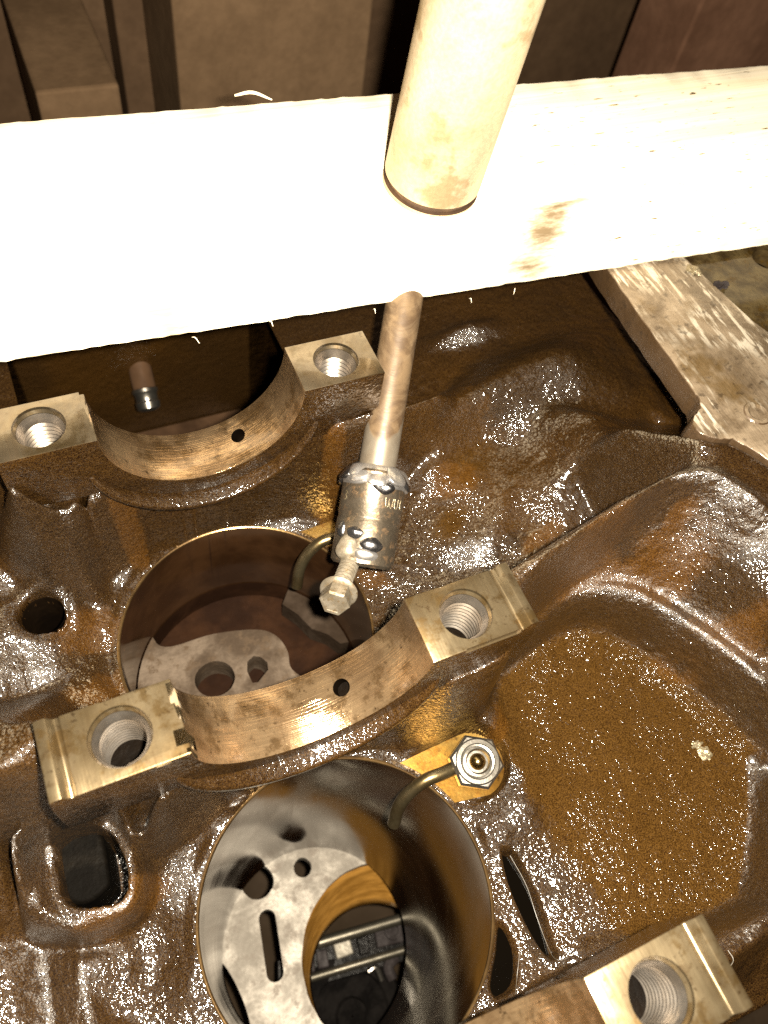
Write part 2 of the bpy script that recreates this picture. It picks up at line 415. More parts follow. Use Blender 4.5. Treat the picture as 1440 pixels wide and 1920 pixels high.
# web 2 towards the right rail
line([(64, -117.9, 59), (68, -118, 80), (70, -109, 86), (70, -97, 84), (66, -96.5, 59)])
line([(70, -109, 86), (80, -101, 80.5), (115, -92.5, 78), (151, -84.5, 77), (164, -80, 79)])
line([(70, -97, 84), (90, -91.5, 78), (128, -83.5, 76.5), (158, -80, 77)])
line([(62, -90, 4), (90, -85.5, 8), (128, -77, 14), (157, -72, 20)])
def zpan(x): return min(max(x - 60, 0) * .17, 40)
def on_panel(u, v, dz):
    z = 30.
    for _ in range(40): z = .5 * z + .5 * (zpan(px(u, v, z)[0]) + dz)
    return px(u, v, z)
arch = [on_panel(u, v, dz) for u, v, dz in ((925, 1262, 5), (985, 1206, 12), (1040, 1163, 16), (1100, 1139, 19), (1170, 1147, 20), (1250, 1178, 21), (1350, 1248, 22), (1440, 1328, 22), (1500, 1400, 20), (1530, 1470, 14))]
arch = spline(arch, 4)
line([tuple(p) for p in arch])
cen = np.array([105., -165., 0])
shelf = []
for i, p in enumerate(arch):
    d_ = p - cen; d_[2] = 0; d_ /= np.linalg.norm(d_); k_ = min(1, i / 10.0); q_ = p + d_ * (2 + 6.5 * k_); shelf.append((q_[0], q_[1], p[2] + 1.0 + 4.5 * k_))
line(shelf[4:])
inner = []
for p in arch:
    d_ = cen - p; d_[2] = 0; d_ /= np.linalg.norm(d_); q_ = p + d_ * 2.4; inner.append((q_[0], q_[1], zpan(q_[0])))
line(inner)
line([(p[0] + (105 - p[0]) * .06, p[1] + (-165 - p[1]) * .06, zpan(p[0] + (105 - p[0]) * .06)) for p in inner])
line([(62, -122, 6), (72, -119, 12), tuple(inner[0])])
# skirt wall above the arch up to the rail
line([P(1306, 826, 84), P(1345, 834, 85.2), P(1376, 836, 85.4), P(1410, 854, 85.4), P(1445, 878, 85.4), P(1500, 920, 85.4)])
line([P(1300, 862, 80), P(1345, 905, 82), P(1440, 965, 83), P(1560, 1060, 83)])
line([P(1300, 985, 66), P(1380, 1060, 66), P(1450, 1150, 66), P(1530, 1260, 66)])
# web 3 and the lip round the lower right panel
line([(72, -224, 40), P(1480, 1720, 30), P(1520, 1560, 30), P(1560, 1440, 30)])
# web 1 towards the right rail (a lower ridge)
line([(64, 10, 59), (67, 9, 57), (69, 0, 57), (67, -10, 57), (64, -10.6, 59)])
line([(69, 0, 57), (80, 1, 47), (95, 3, 46), (112, 5, 46), (130, 7, 46), (165, 14, 50)])
line([(66, -15, 4), (90, -12, 12), (120, -8, 18), (150, -4, 24)])
line([(66, 18, 4), (90, 18, 14), (120, 22, 20), (150, 28, 26)])
line([P(1280, 800, 26), P(1215, 690, 26), P(1140, 560, 26)])
# left side: web 2 rib, web 1 rib, low ledge
line([(-64, -96.6, 59), (-67.5, -96.5, 84), (-68, -117, 84), (-64, -118, 59)])
line([P(0, 1346, 74), P(100, 1334, 84)]); line([P(-80, 1362, 66), P(0, 1346, 74)])
line([P(0, 1445, 80), P(115, 1410, 86)]); line([P(0, 1505, 76), P(60, 1498, 77), P(128, 1478, 78)]); line([P(0, 1548, 60), P(60, 1538, 61), P(150, 1500, 60)]); line([P(-80, 1460, 76), P(0, 1445, 80)])
line([P(0, 1578, 36), P(90, 1545, 36), P(170, 1512, 36), P(262, 1500, 34)])
line([P(-80, 1330, 14), P(0, 1318, 16), P(110, 1296, 12), P(190, 1268, 5)])
line([(-64, -10.8, 59), P(60, 884, 63), P(110, 955, 57), P(140, 955, 57), P(152, 870, 63)])
line([P(128, 962, 54), P(142, 1010, 40), P(158, 1090, 16)])
line([P(80, 900, 54), P(96, 985, 40), P(118, 1060, 16)])
line([P(170, 900, 50), P(178, 985, 30), P(196, 1060, 10)])
line([P(0, 885, 60), P(0, 960, 46), P(0, 1060, 20)])
line([P(196, 965, 30), P(215, 930, 38), P(205, 985, 26)])
# frame of the square opening
line([P(66, 1590, 26), P(64, 1740, 22), P(150, 1752, 22), P(250, 1715, 20), P(268, 1640, 20), P(258, 1560, 22)])
line([P(50, 1600, 12), P(48, 1762, 8), P(150, 1775, 8), P(262, 1735, 6), P(290, 1640, 6), P(280, 1560, 8)])
line([P(0, 1770, 14), P(30, 1920, 16)]); line([P(80, 1790, 8), P(95, 1920, 10)]); line([P(150, 1800, 13), P(175, 1920, 13)]); line([P(250, 1790, 5), P(270, 1920, 4)])
# borders and plain floor
X0, X1, Y0, Y1 = -120.0, 226.0, -244.0, 140.0
for x in np.linspace(X0, X1, 9):
    for y in (Y0, Y1): CP.append((x, y, float(base(x, y))))
for y in np.linspace(Y0, Y1, 12)[1:-1]:
    for x in (X0, X1): CP.append((x, y, float(base(x, y))))
for bc in BORE:
    for rr in (51, 56):
        for k in range(24):
            a = 2 * math.pi * k / 24; x = BX + rr * math.cos(a); y = bc + rr * math.sin(a)
            if min(abs(y - yk) for yk in WEB) > 16: CP.append((x, y, 0. if rr < 55 else float(base(x, y)) + .4))
    for dx, dy in ((80, -20), (80, 12), (105, -25), (105, 10), (125, -10), (92, -5), (115, -28)):
        if bc < -100: CP.append((dx, bc + dy, float(base(dx, bc + dy))))
    CP.append((-80, bc, float(base(-80, bc)))); CP.append((-100, bc, float(base(-100, bc))))

STEP = .8
gx = np.arange(X0, X1 + 1e-6, STEP); gy = np.arange(Y0, Y1 + 1e-6, STEP)
NX, NY = len(gx), len(gy)
GX, GY = np.meshgrid(gx, gy)                 # [row y, col x]
pts2 = [Vector((a[0], a[1])) for a in CP]
vo, eo, fo, ov, oe, of_ = geometry.delaunay_2d_cdt(pts2, CE, [], 0, 1e-4)
zc = np.array([c[2] for c in CP]); xyc = np.array([c[:2] for c in CP])
zv = []
for i, v in enumerate(vo):
    if ov[i]: zv.append(np.mean(zc[list(ov[i])]))
    else:
        d = np.hypot(xyc[:, 0] - v[0], xyc[:, 1] - v[1]); k = np.argsort(d)[:4]; wgt = 1 / (d[k] + .1); zv.append((zc[k] * wgt).sum() / wgt.sum())
Z = np.zeros_like(GX)
for f in fo:
    for q in range(1, len(f) - 1):
        i, j, k = f[0], f[q], f[q + 1]
        a, b, c = vo[i], vo[j], vo[k]
        c0 = max(0, int((min(a[0], b[0], c[0]) - X0) / STEP)); c1 = min(NX, int((max(a[0], b[0], c[0]) - X0) / STEP) + 2)
        r0 = max(0, int((min(a[1], b[1], c[1]) - Y0) / STEP)); r1 = min(NY, int((max(a[1], b[1], c[1]) - Y0) / STEP) + 2)
        if c1 <= c0 or r1 <= r0: continue
        xx = GX[r0:r1, c0:c1]; yy = GY[r0:r1, c0:c1]
        den = (b[1] - c[1]) * (a[0] - c[0]) + (c[0] - b[0]) * (a[1] - c[1])
        if abs(den) < 1e-9: continue
        w0 = ((b[1] - c[1]) * (xx - c[0]) + (c[0] - b[0]) * (yy - c[1])) / den
        w1 = ((c[1] - a[1]) * (xx - c[0]) + (a[0] - c[0]) * (yy - c[1])) / den
        w2 = 1 - w0 - w1; ins = (w0 > -1e-6) & (w1 > -1e-6) & (w2 > -1e-6)
        Z[r0:r1, c0:c1][ins] = (w0 * zv[i] + w1 * zv[j] + w2 * zv[k])[ins]

def blur(A, sig):
    n = int(sig * 3 / STEP) + 1; k = np.exp(-.5 * (np.arange(-n, n + 1) * STEP / sig) ** 2); k /= k.sum()
    B = np.pad(A, n, mode='edge')
    B = sum(k[i] * B[i:i + A.shape[0], :] for i in range(2 * n + 1))
    return sum(k[i] * B[:, i:i + A.shape[1]] for i in range(2 * n + 1))

def vnoise(wl, seed):
    g = np.random.default_rng(seed); nx = int((X1 - X0) / wl) + 4; ny = int((Y1 - Y0) / wl) + 4
    T = g.normal(size=(ny, nx)); fx = (GX - X0) / wl; fy = (GY - Y0) / wl
    ix = fx.astype(int); iy = fy.astype(int); fx = fx - ix; fy = fy - iy
    fx = fx * fx * (3 - 2 * fx); fy = fy * fy * (3 - 2 * fy)
    return (T[iy, ix] * (1 - fx) + T[iy, ix + 1] * fx) * (1 - fy) + (T[iy + 1, ix] * (1 - fx) + T[iy + 1, ix + 1] * fx) * fy

def sst(a, b, x):
    t = np.clip((x - a) / (b - a), 0, 1); return t * t * (3 - 2 * t)

def sdpoly(pts):
    pts = np.array(pts)[:, :2]; d = np.full(GX.shape, 1e9); ins = np.zeros(GX.shape, bool)
    for i in range(len(pts)):
        a = pts[i]; b = pts[(i + 1) % len(pts)]; e = b - a
        if e @ e < 1e-9: continue
        t = np.clip(((GX - a[0]) * e[0] + (GY - a[1]) * e[1]) / (e @ e), 0, 1)
        d = np.minimum(d, np.hypot(GX - a[0] - t * e[0], GY - a[1] - t * e[1]))
        if a[1] != b[1]:
            c = (a[1] > GY) != (b[1] > GY); ins ^= c & (GX < (b[0] - a[0]) * (GY - a[1]) / (b[1] - a[1]) + a[0])
    return np.where(ins, -d, d)

Zs = blur(Z, 1.2)
# keep the web cores steep where the bores pass close
# the floors of the two right hand bays are even, without creases
def even(pts, sig, w):
    global Zs
    m = sst(w, -w, sdpoly([px(*q) for q in pts])); Zs = Zs * (1 - m) + blur(blur(Zs, sig), sig) * m
even(((850, 730, 20), (1000, 590, 24), (1130, 600, 26), (1235, 760, 26), (1130, 880, 22), (960, 960, 16), (840, 1030, 8), (770, 960, 4)), 5.0, 5)
PANEL = [tuple(p[:2]) for p in inner] + [(158, -176), (148, -190.5), (137, -203.5), (125, -214), (95, -213.4), (68, -210.6), (56, -200), (62, -180), (66, -160), (74, -146), (70, -130)]
Zs = Zs * (1 - sst(2, -6, sdpoly(PANEL))) + blur(Zs, 4) * sst(2, -6, sdpoly(PANEL))
near = np.ones_like(Z)
for yk in WEB: near = np.where((np.abs(GX) < 46) & (np.abs(GY - yk) < 12), .0, near)
near = blur(near, 1.2); Z = Zs * near + blur(Z, .5) * (1 - near)

def hitz(u, v):
    d = ROT @ np.array([(u - 720) / FPX, -(v - 960) / FPX, -1.0])
    for k in range(1800, 5500):
        p = CAM + d * (k / 10.)
        c = int(round((p[0] - X0) / STEP)); r = int(round((p[1] - Y0) / STEP))
        if 0 <= c < NX and 0 <= r < NY and p[2] <= Z[r, c]: return p
    return px(u, v, 0)
def hill(u, v, z, r, h, el=1.0, rot=0.0):
    global Z
    c = hitz(u, v); dx = GX - c[0]; dy = GY - c[1]; ca, sa = math.cos(R(rot)), math.sin(R(rot))
    a = (dx * ca + dy * sa) / el; b = -dx * sa + dy * ca
    Z = Z + h * np.exp(-(a * a + b * b) / (r * r))
hill(245, 968, 20, 4.0, 3.5); hill(252, 1012, 14, 6.5, 5.0); hill(180, 1150, 4, 12, 4, 1.5, 30); hill(205, 945, 0, 4.5, 5, 1.6, 70); hill(70, 1010, 0, 8, 5, 1.3, 40); hill(25, 1110, 0, 6, -4); hill(130, 1250, 0, 6, 3.5, 2, 20); hill(290, 1800, 0, 8, 3, 2, 80); hill(540, 935, 18, 6, 3.2)
hill(1085, 785, 52, 6.5, 5.0, 2.6, -36); hill(1050, 915, 42, 10, 4.0, 1.5, -40); hill(870, 628, 0, 6, 7, 2.6, -5); hill(800, 880, 0, 9, 2.5); hill(900, 800, 28, 18, -2.5)
hill(1180, 640, 60, 20, 2.5); hill(940, 960, 30, 6, 2.5, 3.2, 40); hill(880, 900, 26, 14, 2); hill(1180, 800, 62, 10, -2.5)
hill(875, 1060, 22, 7, -3.5, 2.0, -20)
hill(980, 1510, 15, 10, 3.4, 1.4, 60); hill(930, 1560, 5, 7, 2.2); hill(910, 1310, 10, 9, 3.5); hill(620, 1480, 2, 5, 1.6)
hill(330, 1560, 1, 8, 2.5); hill(60, 1240, 8, 12, 3); hill(170, 1235, 3, 10, -2.0); hill(1165, 1110, 58, 14, 3, 2, 20); hill(30, 960, 30, 12, 4)
hill(330, 1760, 0, 14, 3, 1.5, 70); hill(350, 1850, 0, 9, -2); hill(430, 1525, 1, 5, 1.5); hill(1120, 1500, 26, 22, .6)
hill(800, 1330, 8, 6, 3.0)
SMOOTH = np.zeros_like(Z)
def ridge(pts, h, r, film=1.0, ends=True):
    """a rounded rib of height h and half width r along world points (x, y)"""
    global Z
    P_ = np.array([p[:2] for p in pts], float); D = np.full(GX.shape, 1e9); TT = np.zeros(GX.shape); L = 0
    seg = np.hypot(*np.diff(P_, axis=0).T); tot = seg.sum()
    for a, b, l in zip(P_, P_[1:], seg):
        e = b - a; t = np.clip(((GX - a[0]) * e[0] + (GY - a[1]) * e[1]) / (e @ e + 1e-9), 0, 1)
        d = np.hypot(GX - a[0] - t * e[0], GY - a[1] - t * e[1]); m = d < D
        TT = np.where(m, (L + t * l) / tot, TT); D = np.minimum(D, d); L += l
    f = np.exp(-(D / r) ** 2)
    SMOOTH[:] = np.maximum(SMOOTH, np.exp(-(D / (r * 1.6)) ** 4) * film)
    if ends: f = f * sst(0, .12, TT) * sst(1, .88, TT)
    Z = Z + h * f
ridge(spline([(74, -103), (86, -99), (115, -91.5), (140, -86), px(1290, 905, 78), px(1350, 935, 79), px(1450, 995, 80)], 6), 6.5, 5.0)
ridge([(p[0] + (p[0] - 105) * .03, p[1] + (p[1] + 165) * .05) for p in arch[3:]], 5.5, 4.6)
ridge(spline([(70, -216), (97, -217.5), (127, -218), (141, -206), (152, -192), (162, -176)], 5), 6, 3.5)
ridge(spline([px(140, 970, 50), px(150, 1030, 34), px(165, 1095, 14)], 6), 2.5, 2.2)
ridge(spline([px(640, 1110, 2), px(690, 1180, 2), px(720, 1230, 2)], 6), 2.0, 2.0)
ridge(spline([px(520, 960, 14), px(570, 965, 12), px(590, 985, 6)], 6), 2.0, 1.6)
ridge(spline([px(-20, 1490, 74), px(60, 1482, 74), px(125, 1462, 76)], 6), 3.5, 5)
ridge(spline([px(290, 1505, 20), px(420, 1510, 4), px(520, 1480, 2)], 6), 2.5, 2.5)
ridge(spline([px(70, 1580, 24), px(66, 1660, 22), px(72, 1738, 20), px(160, 1745, 20), px(245, 1705, 18)], 6), 2.2, 2.0)
# oily hollows in the lower right bay
def hollow(pts, depth, w):
    global Z
    d = sdpoly(spline([hitz(*q) for q in pts] + [hitz(*pts[0])], 6)); Z = Z - depth * sst(.4, -w, d)
hollow(((938, 1588), (968, 1602), (1005, 1670), (1030, 1740), (1046, 1795), (1022, 1790), (985, 1730), (955, 1660)), 7, 2.2)
hollow(((925, 1715), (952, 1742), (972, 1790), (968, 1850), (935, 1875), (918, 1850), (922, 1780)), 6, 2.2)
# annulus round the small round hole, and the hole
def dist(u, v, z):
    c = px(u, v, z); return np.hypot(GX - c[0], GY - c[1])
hc_ = hitz(82, 1155); d = np.hypot(GX - hc_[0], GY - hc_[1])
Z = np.where(d < 9, Z + (hc_[2] - Z) * sst(9, 7.5, d), Z); Z = Z + 2.2 * np.exp(-((d - 11.5) / 3.2) ** 2)
Z = np.where(d < 7.9, Z - 4 * sst(7.9, 7.3, d), Z); RH = (hc_[0], hc_[1], hc_[2])
HOLE2 = px(1428, 484, 84)
# square opening with rounded corners
zq = hitz(165, 1715)[2] + .5; print('sq', zq, hc_)
d = sdpoly(spline([px(*q, zq) for q in ((100, 1580), (130, 1556), (185, 1552), (212, 1572), (232, 1620), (236, 1665), (215, 1690), (150, 1698), (120, 1682), (108, 1640), (100, 1580))], 4))
SQD = d; Z = Z + (zq - Z) * sst(7.5, 2.5, np.maximum(d, 0)) * sst(-107, -112, GY); Z = np.where(d < .6, Z - 38 * sst(.6, -1.2, d), Z)
# bore rims flat
ring = np.full(GX.shape, 1e9)
for bc in BORE: ring = np.minimum(ring, np.hypot(GX - BX, GY - bc) - BR)
webm = np.ones_like(Z)
for yk in WEB: webm = np.minimum(webm, 1 - sst(13, 9, np.abs(GY - yk)))
m = sst(5, 1.2, ring) * webm; Z = Z * (1 - m)
Z = np.where((ring < 3) & (webm < .5), np.where(ring < 1.2, np.minimum(Z, 0.0), Z), Z)
# unevenness of the sand casting
mach = sst(1.5, 4, ring)
Z = Z + mach * (vnoise(22, 1) * (.5 + .5 * sst(-45, -60, GX)) + vnoise(7, 9) * .35 * sst(-45, -60, GX) + vnoise(9, 2) * .16 + vnoise(4, 3) * .10 + vnoise(2, 4) * .06 + vnoise(1.2, 5) * .04)

# machined pockets of the oil jets
JET = [np.array([62.5, BORE[i] + 28.0, 0]) for i in range(2)]
POCK = []
for j in JET:
    k = px(893, 1425, 8) - np.array([JET[1][0], JET[1][1], 0]); c = j + np.array([k[0], k[1], 0])
    POCK.append(c)
    a = np.array([c[0], c[1]]); b = a + np.array([-24, -1.5]); e = b - a
    t = np.clip(((GX - a[0]) * e[0] + (GY - a[1]) * e[1]) / (e @ e), 0, 1)
    dd = np.hypot(GX - a[0] - t * e[0], GY - a[1] - t * e[1])
    m = sst(13.6, 12.0, dd); Z = Z * (1 - m) + .3 * m
def blobs(lst):
    A = np.zeros_like(Z)
    for u, v, r, el, rot in lst:
        c = hitz(u, v); dx = GX - c[0]; dy = GY - c[1]; ca, sa = math.cos(R(rot)), math.sin(R(rot))
        A = np.maximum(A, np.exp(-((((dx * ca + dy * sa) / el) ** 2 + (-dx * sa + dy * ca) ** 2) / (r * r)) ** 1.5))
    return A
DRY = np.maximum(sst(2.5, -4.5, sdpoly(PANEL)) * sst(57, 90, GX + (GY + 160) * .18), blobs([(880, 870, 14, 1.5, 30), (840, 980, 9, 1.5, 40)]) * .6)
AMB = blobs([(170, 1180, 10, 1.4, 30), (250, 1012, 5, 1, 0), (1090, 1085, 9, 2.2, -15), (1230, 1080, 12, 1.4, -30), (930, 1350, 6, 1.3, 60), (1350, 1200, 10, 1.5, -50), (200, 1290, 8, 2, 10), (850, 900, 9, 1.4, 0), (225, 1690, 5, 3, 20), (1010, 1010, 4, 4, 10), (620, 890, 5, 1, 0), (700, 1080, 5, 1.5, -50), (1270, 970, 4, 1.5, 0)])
DRK = blobs([(1010, 680, 26, 1.6, -20), (1180, 860, 14, 1.4, -60), (60, 960, 12, 1.2, 0), (460, 950, 12, 2.0, 10), (120, 1080, 8, 1.5, 60), (700, 1350, 9, 2.5, 20), (300, 1480, 8, 3, 10), (950, 1040, 7, 2, 30), (1400, 1080, 9, 1.5, -40), (60, 1570, 7, 3, 0), (300, 1580, 8, 1, 0)])  # darker brown blobs in the casting colour
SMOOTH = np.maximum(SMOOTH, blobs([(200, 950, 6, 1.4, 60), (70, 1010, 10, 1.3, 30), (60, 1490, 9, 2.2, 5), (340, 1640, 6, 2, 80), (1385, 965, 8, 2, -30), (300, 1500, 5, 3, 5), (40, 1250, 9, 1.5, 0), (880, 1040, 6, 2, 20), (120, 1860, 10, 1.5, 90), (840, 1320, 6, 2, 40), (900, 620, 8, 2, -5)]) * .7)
edge_ = sdpoly(PANEL); DRK = np.maximum(DRK, np.exp(-((edge_ - 2.5) / 3.0) ** 2) * .9)  # darker colour band along the edge of the panel
VX, VY, VZ = GX.copy(), GY.copy(), Z.copy()
keep = np.ones(GX.shape, bool)
for bc in BORE:
    dx = VX - BX; dy = VY - bc; r = np.hypot(dx, dy)
    sn = np.abs(r - BR - .8) < .75 * STEP
    VX = np.where(sn, BX + dx / r * (BR + .8), VX); VY = np.where(sn, bc + dy / r * (BR + .8), VY)
    keep &= ~(r < BR + .8 - .75 * STEP)
keep &= ~((np.abs(VX) < 63) & (VY > 10.2))
keep &= ~(np.hypot(VX - RH[0], VY - RH[1]) < 6.9)
idx = np.arange(NX * NY).reshape(NY, NX)
fk = keep[:-1, :-1] & keep[1:, :-1] & keep[:-1, 1:] & keep[1:, 1:]
quads = np.stack([idx[:-1, :-1], idx[:-1, 1:], idx[1:, 1:], idx[1:, :-1]], -1)[fk]
verts = np.stack([VX, VY, VZ], -1).reshape(-1, 3)
# outer sides of the block
bord = np.concatenate([idx[0, :], idx[1:, -1], idx[-1, -2::-1], idx[-2:0:-1, 0]])
low = verts[bord].copy(); low[:, 2] = -DEEP
n0 = len(verts); verts = np.concatenate([verts, low]); nb = len(bord); ar = np.arange(nb); nx_ = (ar + 1) % nb
side = np.stack([bord, n0 + ar, n0 + nx_, bord[nx_]], -1)
quads = np.concatenate([quads, side])
me = bpy.data.meshes.new('casting')
me.vertices.add(len(verts)); me.vertices.foreach_set('co', (verts * S).astype(np.float32).ravel())
me.loops.add(quads.size); me.loops.foreach_set('vertex_index', quads.astype(np.int32).ravel())
me.polygons.add(len(quads)); me.polygons.foreach_set('loop_start', np.arange(0, quads.size, 4, dtype=np.int32))
try: me.polygons.foreach_set('loop_total', np.full(len(quads), 4, np.int32))
except Exception: pass
me.update(calc_edges=True); me.validate()
me.polygons.foreach_set('use_smooth', np.ones(len(me.polygons), bool))
for nm_, A_ in (('drained', DRY), ('varnish', AMB), ('smooth_film', SMOOTH), ('dark_tone', DRK)):
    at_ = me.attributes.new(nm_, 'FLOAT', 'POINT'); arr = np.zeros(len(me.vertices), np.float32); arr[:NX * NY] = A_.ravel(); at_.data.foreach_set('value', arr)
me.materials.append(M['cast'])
o = bpy.data.objects.new('casting', me); COL.objects.link(o); adopt(o, block)
bmx = bmesh.new(); bmx.from_mesh(me)
loose = [v for v in bmx.verts if not v.link_faces]; bmesh.ops.delete(bmx, geom=loose, context='VERTS'); bmx.to_mesh(me); bmx.free()

bm = bmesh.new(); lathe(bm, [(7.7, RH[2] + .2), (7.3, RH[2] - .5), (7.2, RH[2] - 60)], (RH[0], RH[1], 0), n=40, cap1=True)
obj('drain_hole', bm, M['dark'], block)
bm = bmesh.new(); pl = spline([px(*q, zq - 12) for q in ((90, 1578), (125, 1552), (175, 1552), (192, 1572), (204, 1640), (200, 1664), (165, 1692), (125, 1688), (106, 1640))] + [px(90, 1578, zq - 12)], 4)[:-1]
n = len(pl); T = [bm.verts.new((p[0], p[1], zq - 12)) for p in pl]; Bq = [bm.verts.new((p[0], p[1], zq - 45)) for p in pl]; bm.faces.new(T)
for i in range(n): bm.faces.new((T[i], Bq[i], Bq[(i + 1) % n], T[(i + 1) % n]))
o = obj('window_core', bm, M['core_black'], block, angle=50); bv = o.modifiers.new('edge', 'BEVEL'); bv.width = 2.2 * S; bv.segments = 3; bv.limit_method = 'ANGLE'; bv.angle_limit = R(50); bake(o)

def zat(x, y):
    c = int(round((x - X0) / STEP)); r = int(round((y - Y0) / STEP)); return float(Z[r, c])

# ------------------------------------------------------------------ bores
for bc in BORE:
    bm = bmesh.new()
    lathe(bm, [(BR, -.7), (BR, -60), (BR, -120), (BR, -DEEP)], (BX, bc, 0), n=128)
    b = obj('cylinder_bore', bm, M['bore'], block)
    bm = bmesh.new()
    lathe(bm, [(BR, -.9), (BR + .2, -.1), (BR + .6, .15), (BR + 1.1, .1), (BR + 2.0, -.6), (BR + 2.0, -3)], (BX, bc, 0), n=128)
    obj('bore_rim', bm, M['lip'], b)

# ------------------------------------------------------------------ main bearing saddles
def saddle(yk, holes, notches, shoulder=True):
    bm = bmesh.new(); ri, ro = 35.6, 43.6
    pr = [(-72, HP - 8), (-71.2, HP + 1.6), (-68.2, HP + 2.2), (-67.0, HP + .2), (-66.4, HP - .7), (-65.4, HP - .7), (-64.9, HP), (-ri, HP)]
    if not shoulder: pr[:7] = [(-66.6, HP - 8), (-66.6, HP - 6), (-66.6, HP - 4), (-66.6, HP - 2), (-66.6, HP - 1), (-66.6, HP), (-60, HP)]
    for k in range(1, 48):
        a = math.pi + math.pi * k / 48; pr.append((ri * math.cos(a), HP + ri * math.sin(a)))
    pr += [(-x, z) for x, z in pr[:8][::-1]]
    low = [(72 if shoulder else 66.6, 60), (45, 58)]
    for k in range(0, 33):
        a = -R(41) - R(98) * k / 32; low.append((ro * math.cos(a), HP + ro * math.sin(a)))
    low += [(-45, 58), (-72 if shoulder else -66.6, 60)]
    pr += low
    jag = lambda s, x: .0
    F = [bm.verts.new((x, yk - 10.9, z)) for x, z in pr]; B = [bm.verts.new((x, yk + 10.9, z)) for x, z in pr]
    n = len(pr)
    for i in range(n):
        f = bm.faces.new((F[i], F[(i + 1) % n], B[(i + 1) % n], B[i]))
        m = 2
        if i < 7 or 7 + 48 <= i < 7 + 48 + 7: m = 0
        elif 7 <= i < 55: m = 1
        f.material_index = m
    for f in (bm.faces.new(F[::-1]), bm.faces.new(B)): f.material_index = 2
    bmesh.ops.recalc_face_normals(bm, faces=bm.faces)
    o = obj('main_saddle', bm, [M['pad'] if shoulder else M['pad_far'], M['saddle'], M['cast']], block, angle=25)
    bv = o.modifiers.new('edge', 'BEVEL'); bv.width = .35 * S; bv.segments = 2; bv.limit_method = 'ANGLE'; bv.angle_limit = R(50)
    bake(o)
    cut = []
    for hx in holes:
        c = bmesh.new(); lathe(c, [(7.6, -27), (7.6, -2.2), (8.3, -1.2), (8.4, 1.5), (8.4, 5)], (hx, yk, HP), n=48, cap0=True, cap1=True); cut.append(c)
    oh = []
    ang = R(-66); dvec = Vector((math.cos(ang), 0, math.sin(ang)))
    c = bmesh.new(); lathe(c, [(2.9, 30), (2.9, 41)], (0, yk + 1.5, HP), dvec, 32, True, True); cut.append(c)
    for (x, y, z, sx, sy, sz) in notches:
        c = bmesh.new(); box(c, (x, yk + y, HP + z), (sx, sy, sz), Matrix.Rotation(R(random.uniform(-4, 4)), 4, 'Z')); cut.append(c)
    boolean(o, cut)
    for p in o.data.polygons: p.use_smooth = True
    o.data.set_sharp_from_angle(angle=R(28))
    for hx in holes:
        bm = bmesh.new(); prof = [(7.55, -2.4), (6.9, -4.0)]; z = -4.0; k = 0
        while z > -25:
            prof += [(6.25, z - .5), (6.25, z - .8), (7.3, z - 1.3), (7.3, z - 1.6)]; z -= 2.1
        # inside of the tapped hole as a helix-like stack of threads
        rg = lathe(bm, prof, (hx, yk, HP), n=48)
        for f in bm.faces:
            if all((v.co.xy - Vector((hx, yk))).length > 7.2 for v in f.verts) and f.calc_center_median().z < HP - 4: f.material_index = 1
        bm.faces.new(rg[-1]).material_index = 1
        for rI, ringv in enumerate(rg):
            if rI > 1:
                for i, v in enumerate(ringv): v.co.z -= 2.1 * i / 48.0
        obj('bolt_hole', bm, [M['thread'], M['dark']], o, angle=22)
    bm = bmesh.new(); lathe(bm, [(2.95, 35.5), (2.8, 36.2), (2.75, 40.7)], (0, yk + 1.5, HP), dvec, 32, cap1=True)
    obj('oil_hole', bm, M['dark'], o)
    # raised flange round the underside of the saddle, front side
    bm = bmesh.new(); N = 60; rows = []
    for k in range(N + 1):
        a = R(-158) + R(136) * k / N; tp = math.sin(math.pi * k / N) ** .35
        row = []
        for rr, yy in ((45.6, -8), (45.6, -15.2), (46.3, -16.0), (47.9, -16.0), (48.6, -15.2), (48.6, -8)):
            yv = yk + (-8 + (yy + 8) * tp); r_ = 42.4 + (rr - 42.4) * (.35 + .65 * tp)
            row.append(bm.verts.new((r_ * math.cos(a), yv, HP + r_ * math.sin(a))))
        rows.append(row)
    for a, b in zip(rows, rows[1:]):
        for i in range(5): bm.faces.new((a[i], a[i + 1], b[i + 1], b[i]))
    bm.faces.new(rows[0]); bm.faces.new(rows[-1][::-1])
    obj('saddle_flange', bm, M['cast'], o, angle=60)
    return o

NOT2 = [(-36.4, -5.8, -9, 4.8, 4.4, 26), (-35.6, -9.9, -9, 2.2, 1.4, 22), (-35.9, 6.8, -6, 2.6, 6.0, 18), (-35.8, 1.2, -6, 1.4, 4.4, 18), (-35.6, 2.2, -1.2, 1.0, 6.5, 3.2), (-50, 11.4, 0, 9, 1.4, 3), (-58, 11.6, 0, 6, 1.0, 3),
        (56, -11.2, 0, 19, 1.6, 5), (44, 11.3, 0, 12, 1.1, 4), (-41, -11.3, 0, 8, .8, 3)]
saddle(WEB[0], (-51.57, 51.57), [(-35.3, -1, -1, 1.4, 4, 4), (-35.4, 5, -1, 1.2, 3, 4), (-36, 9.5, -.6, 2, 3, 2)], False)
saddle(WEB[1], (-51.57, 51.57), NOT2)
saddle(WEB[2], (-51.57, 51.57), [])

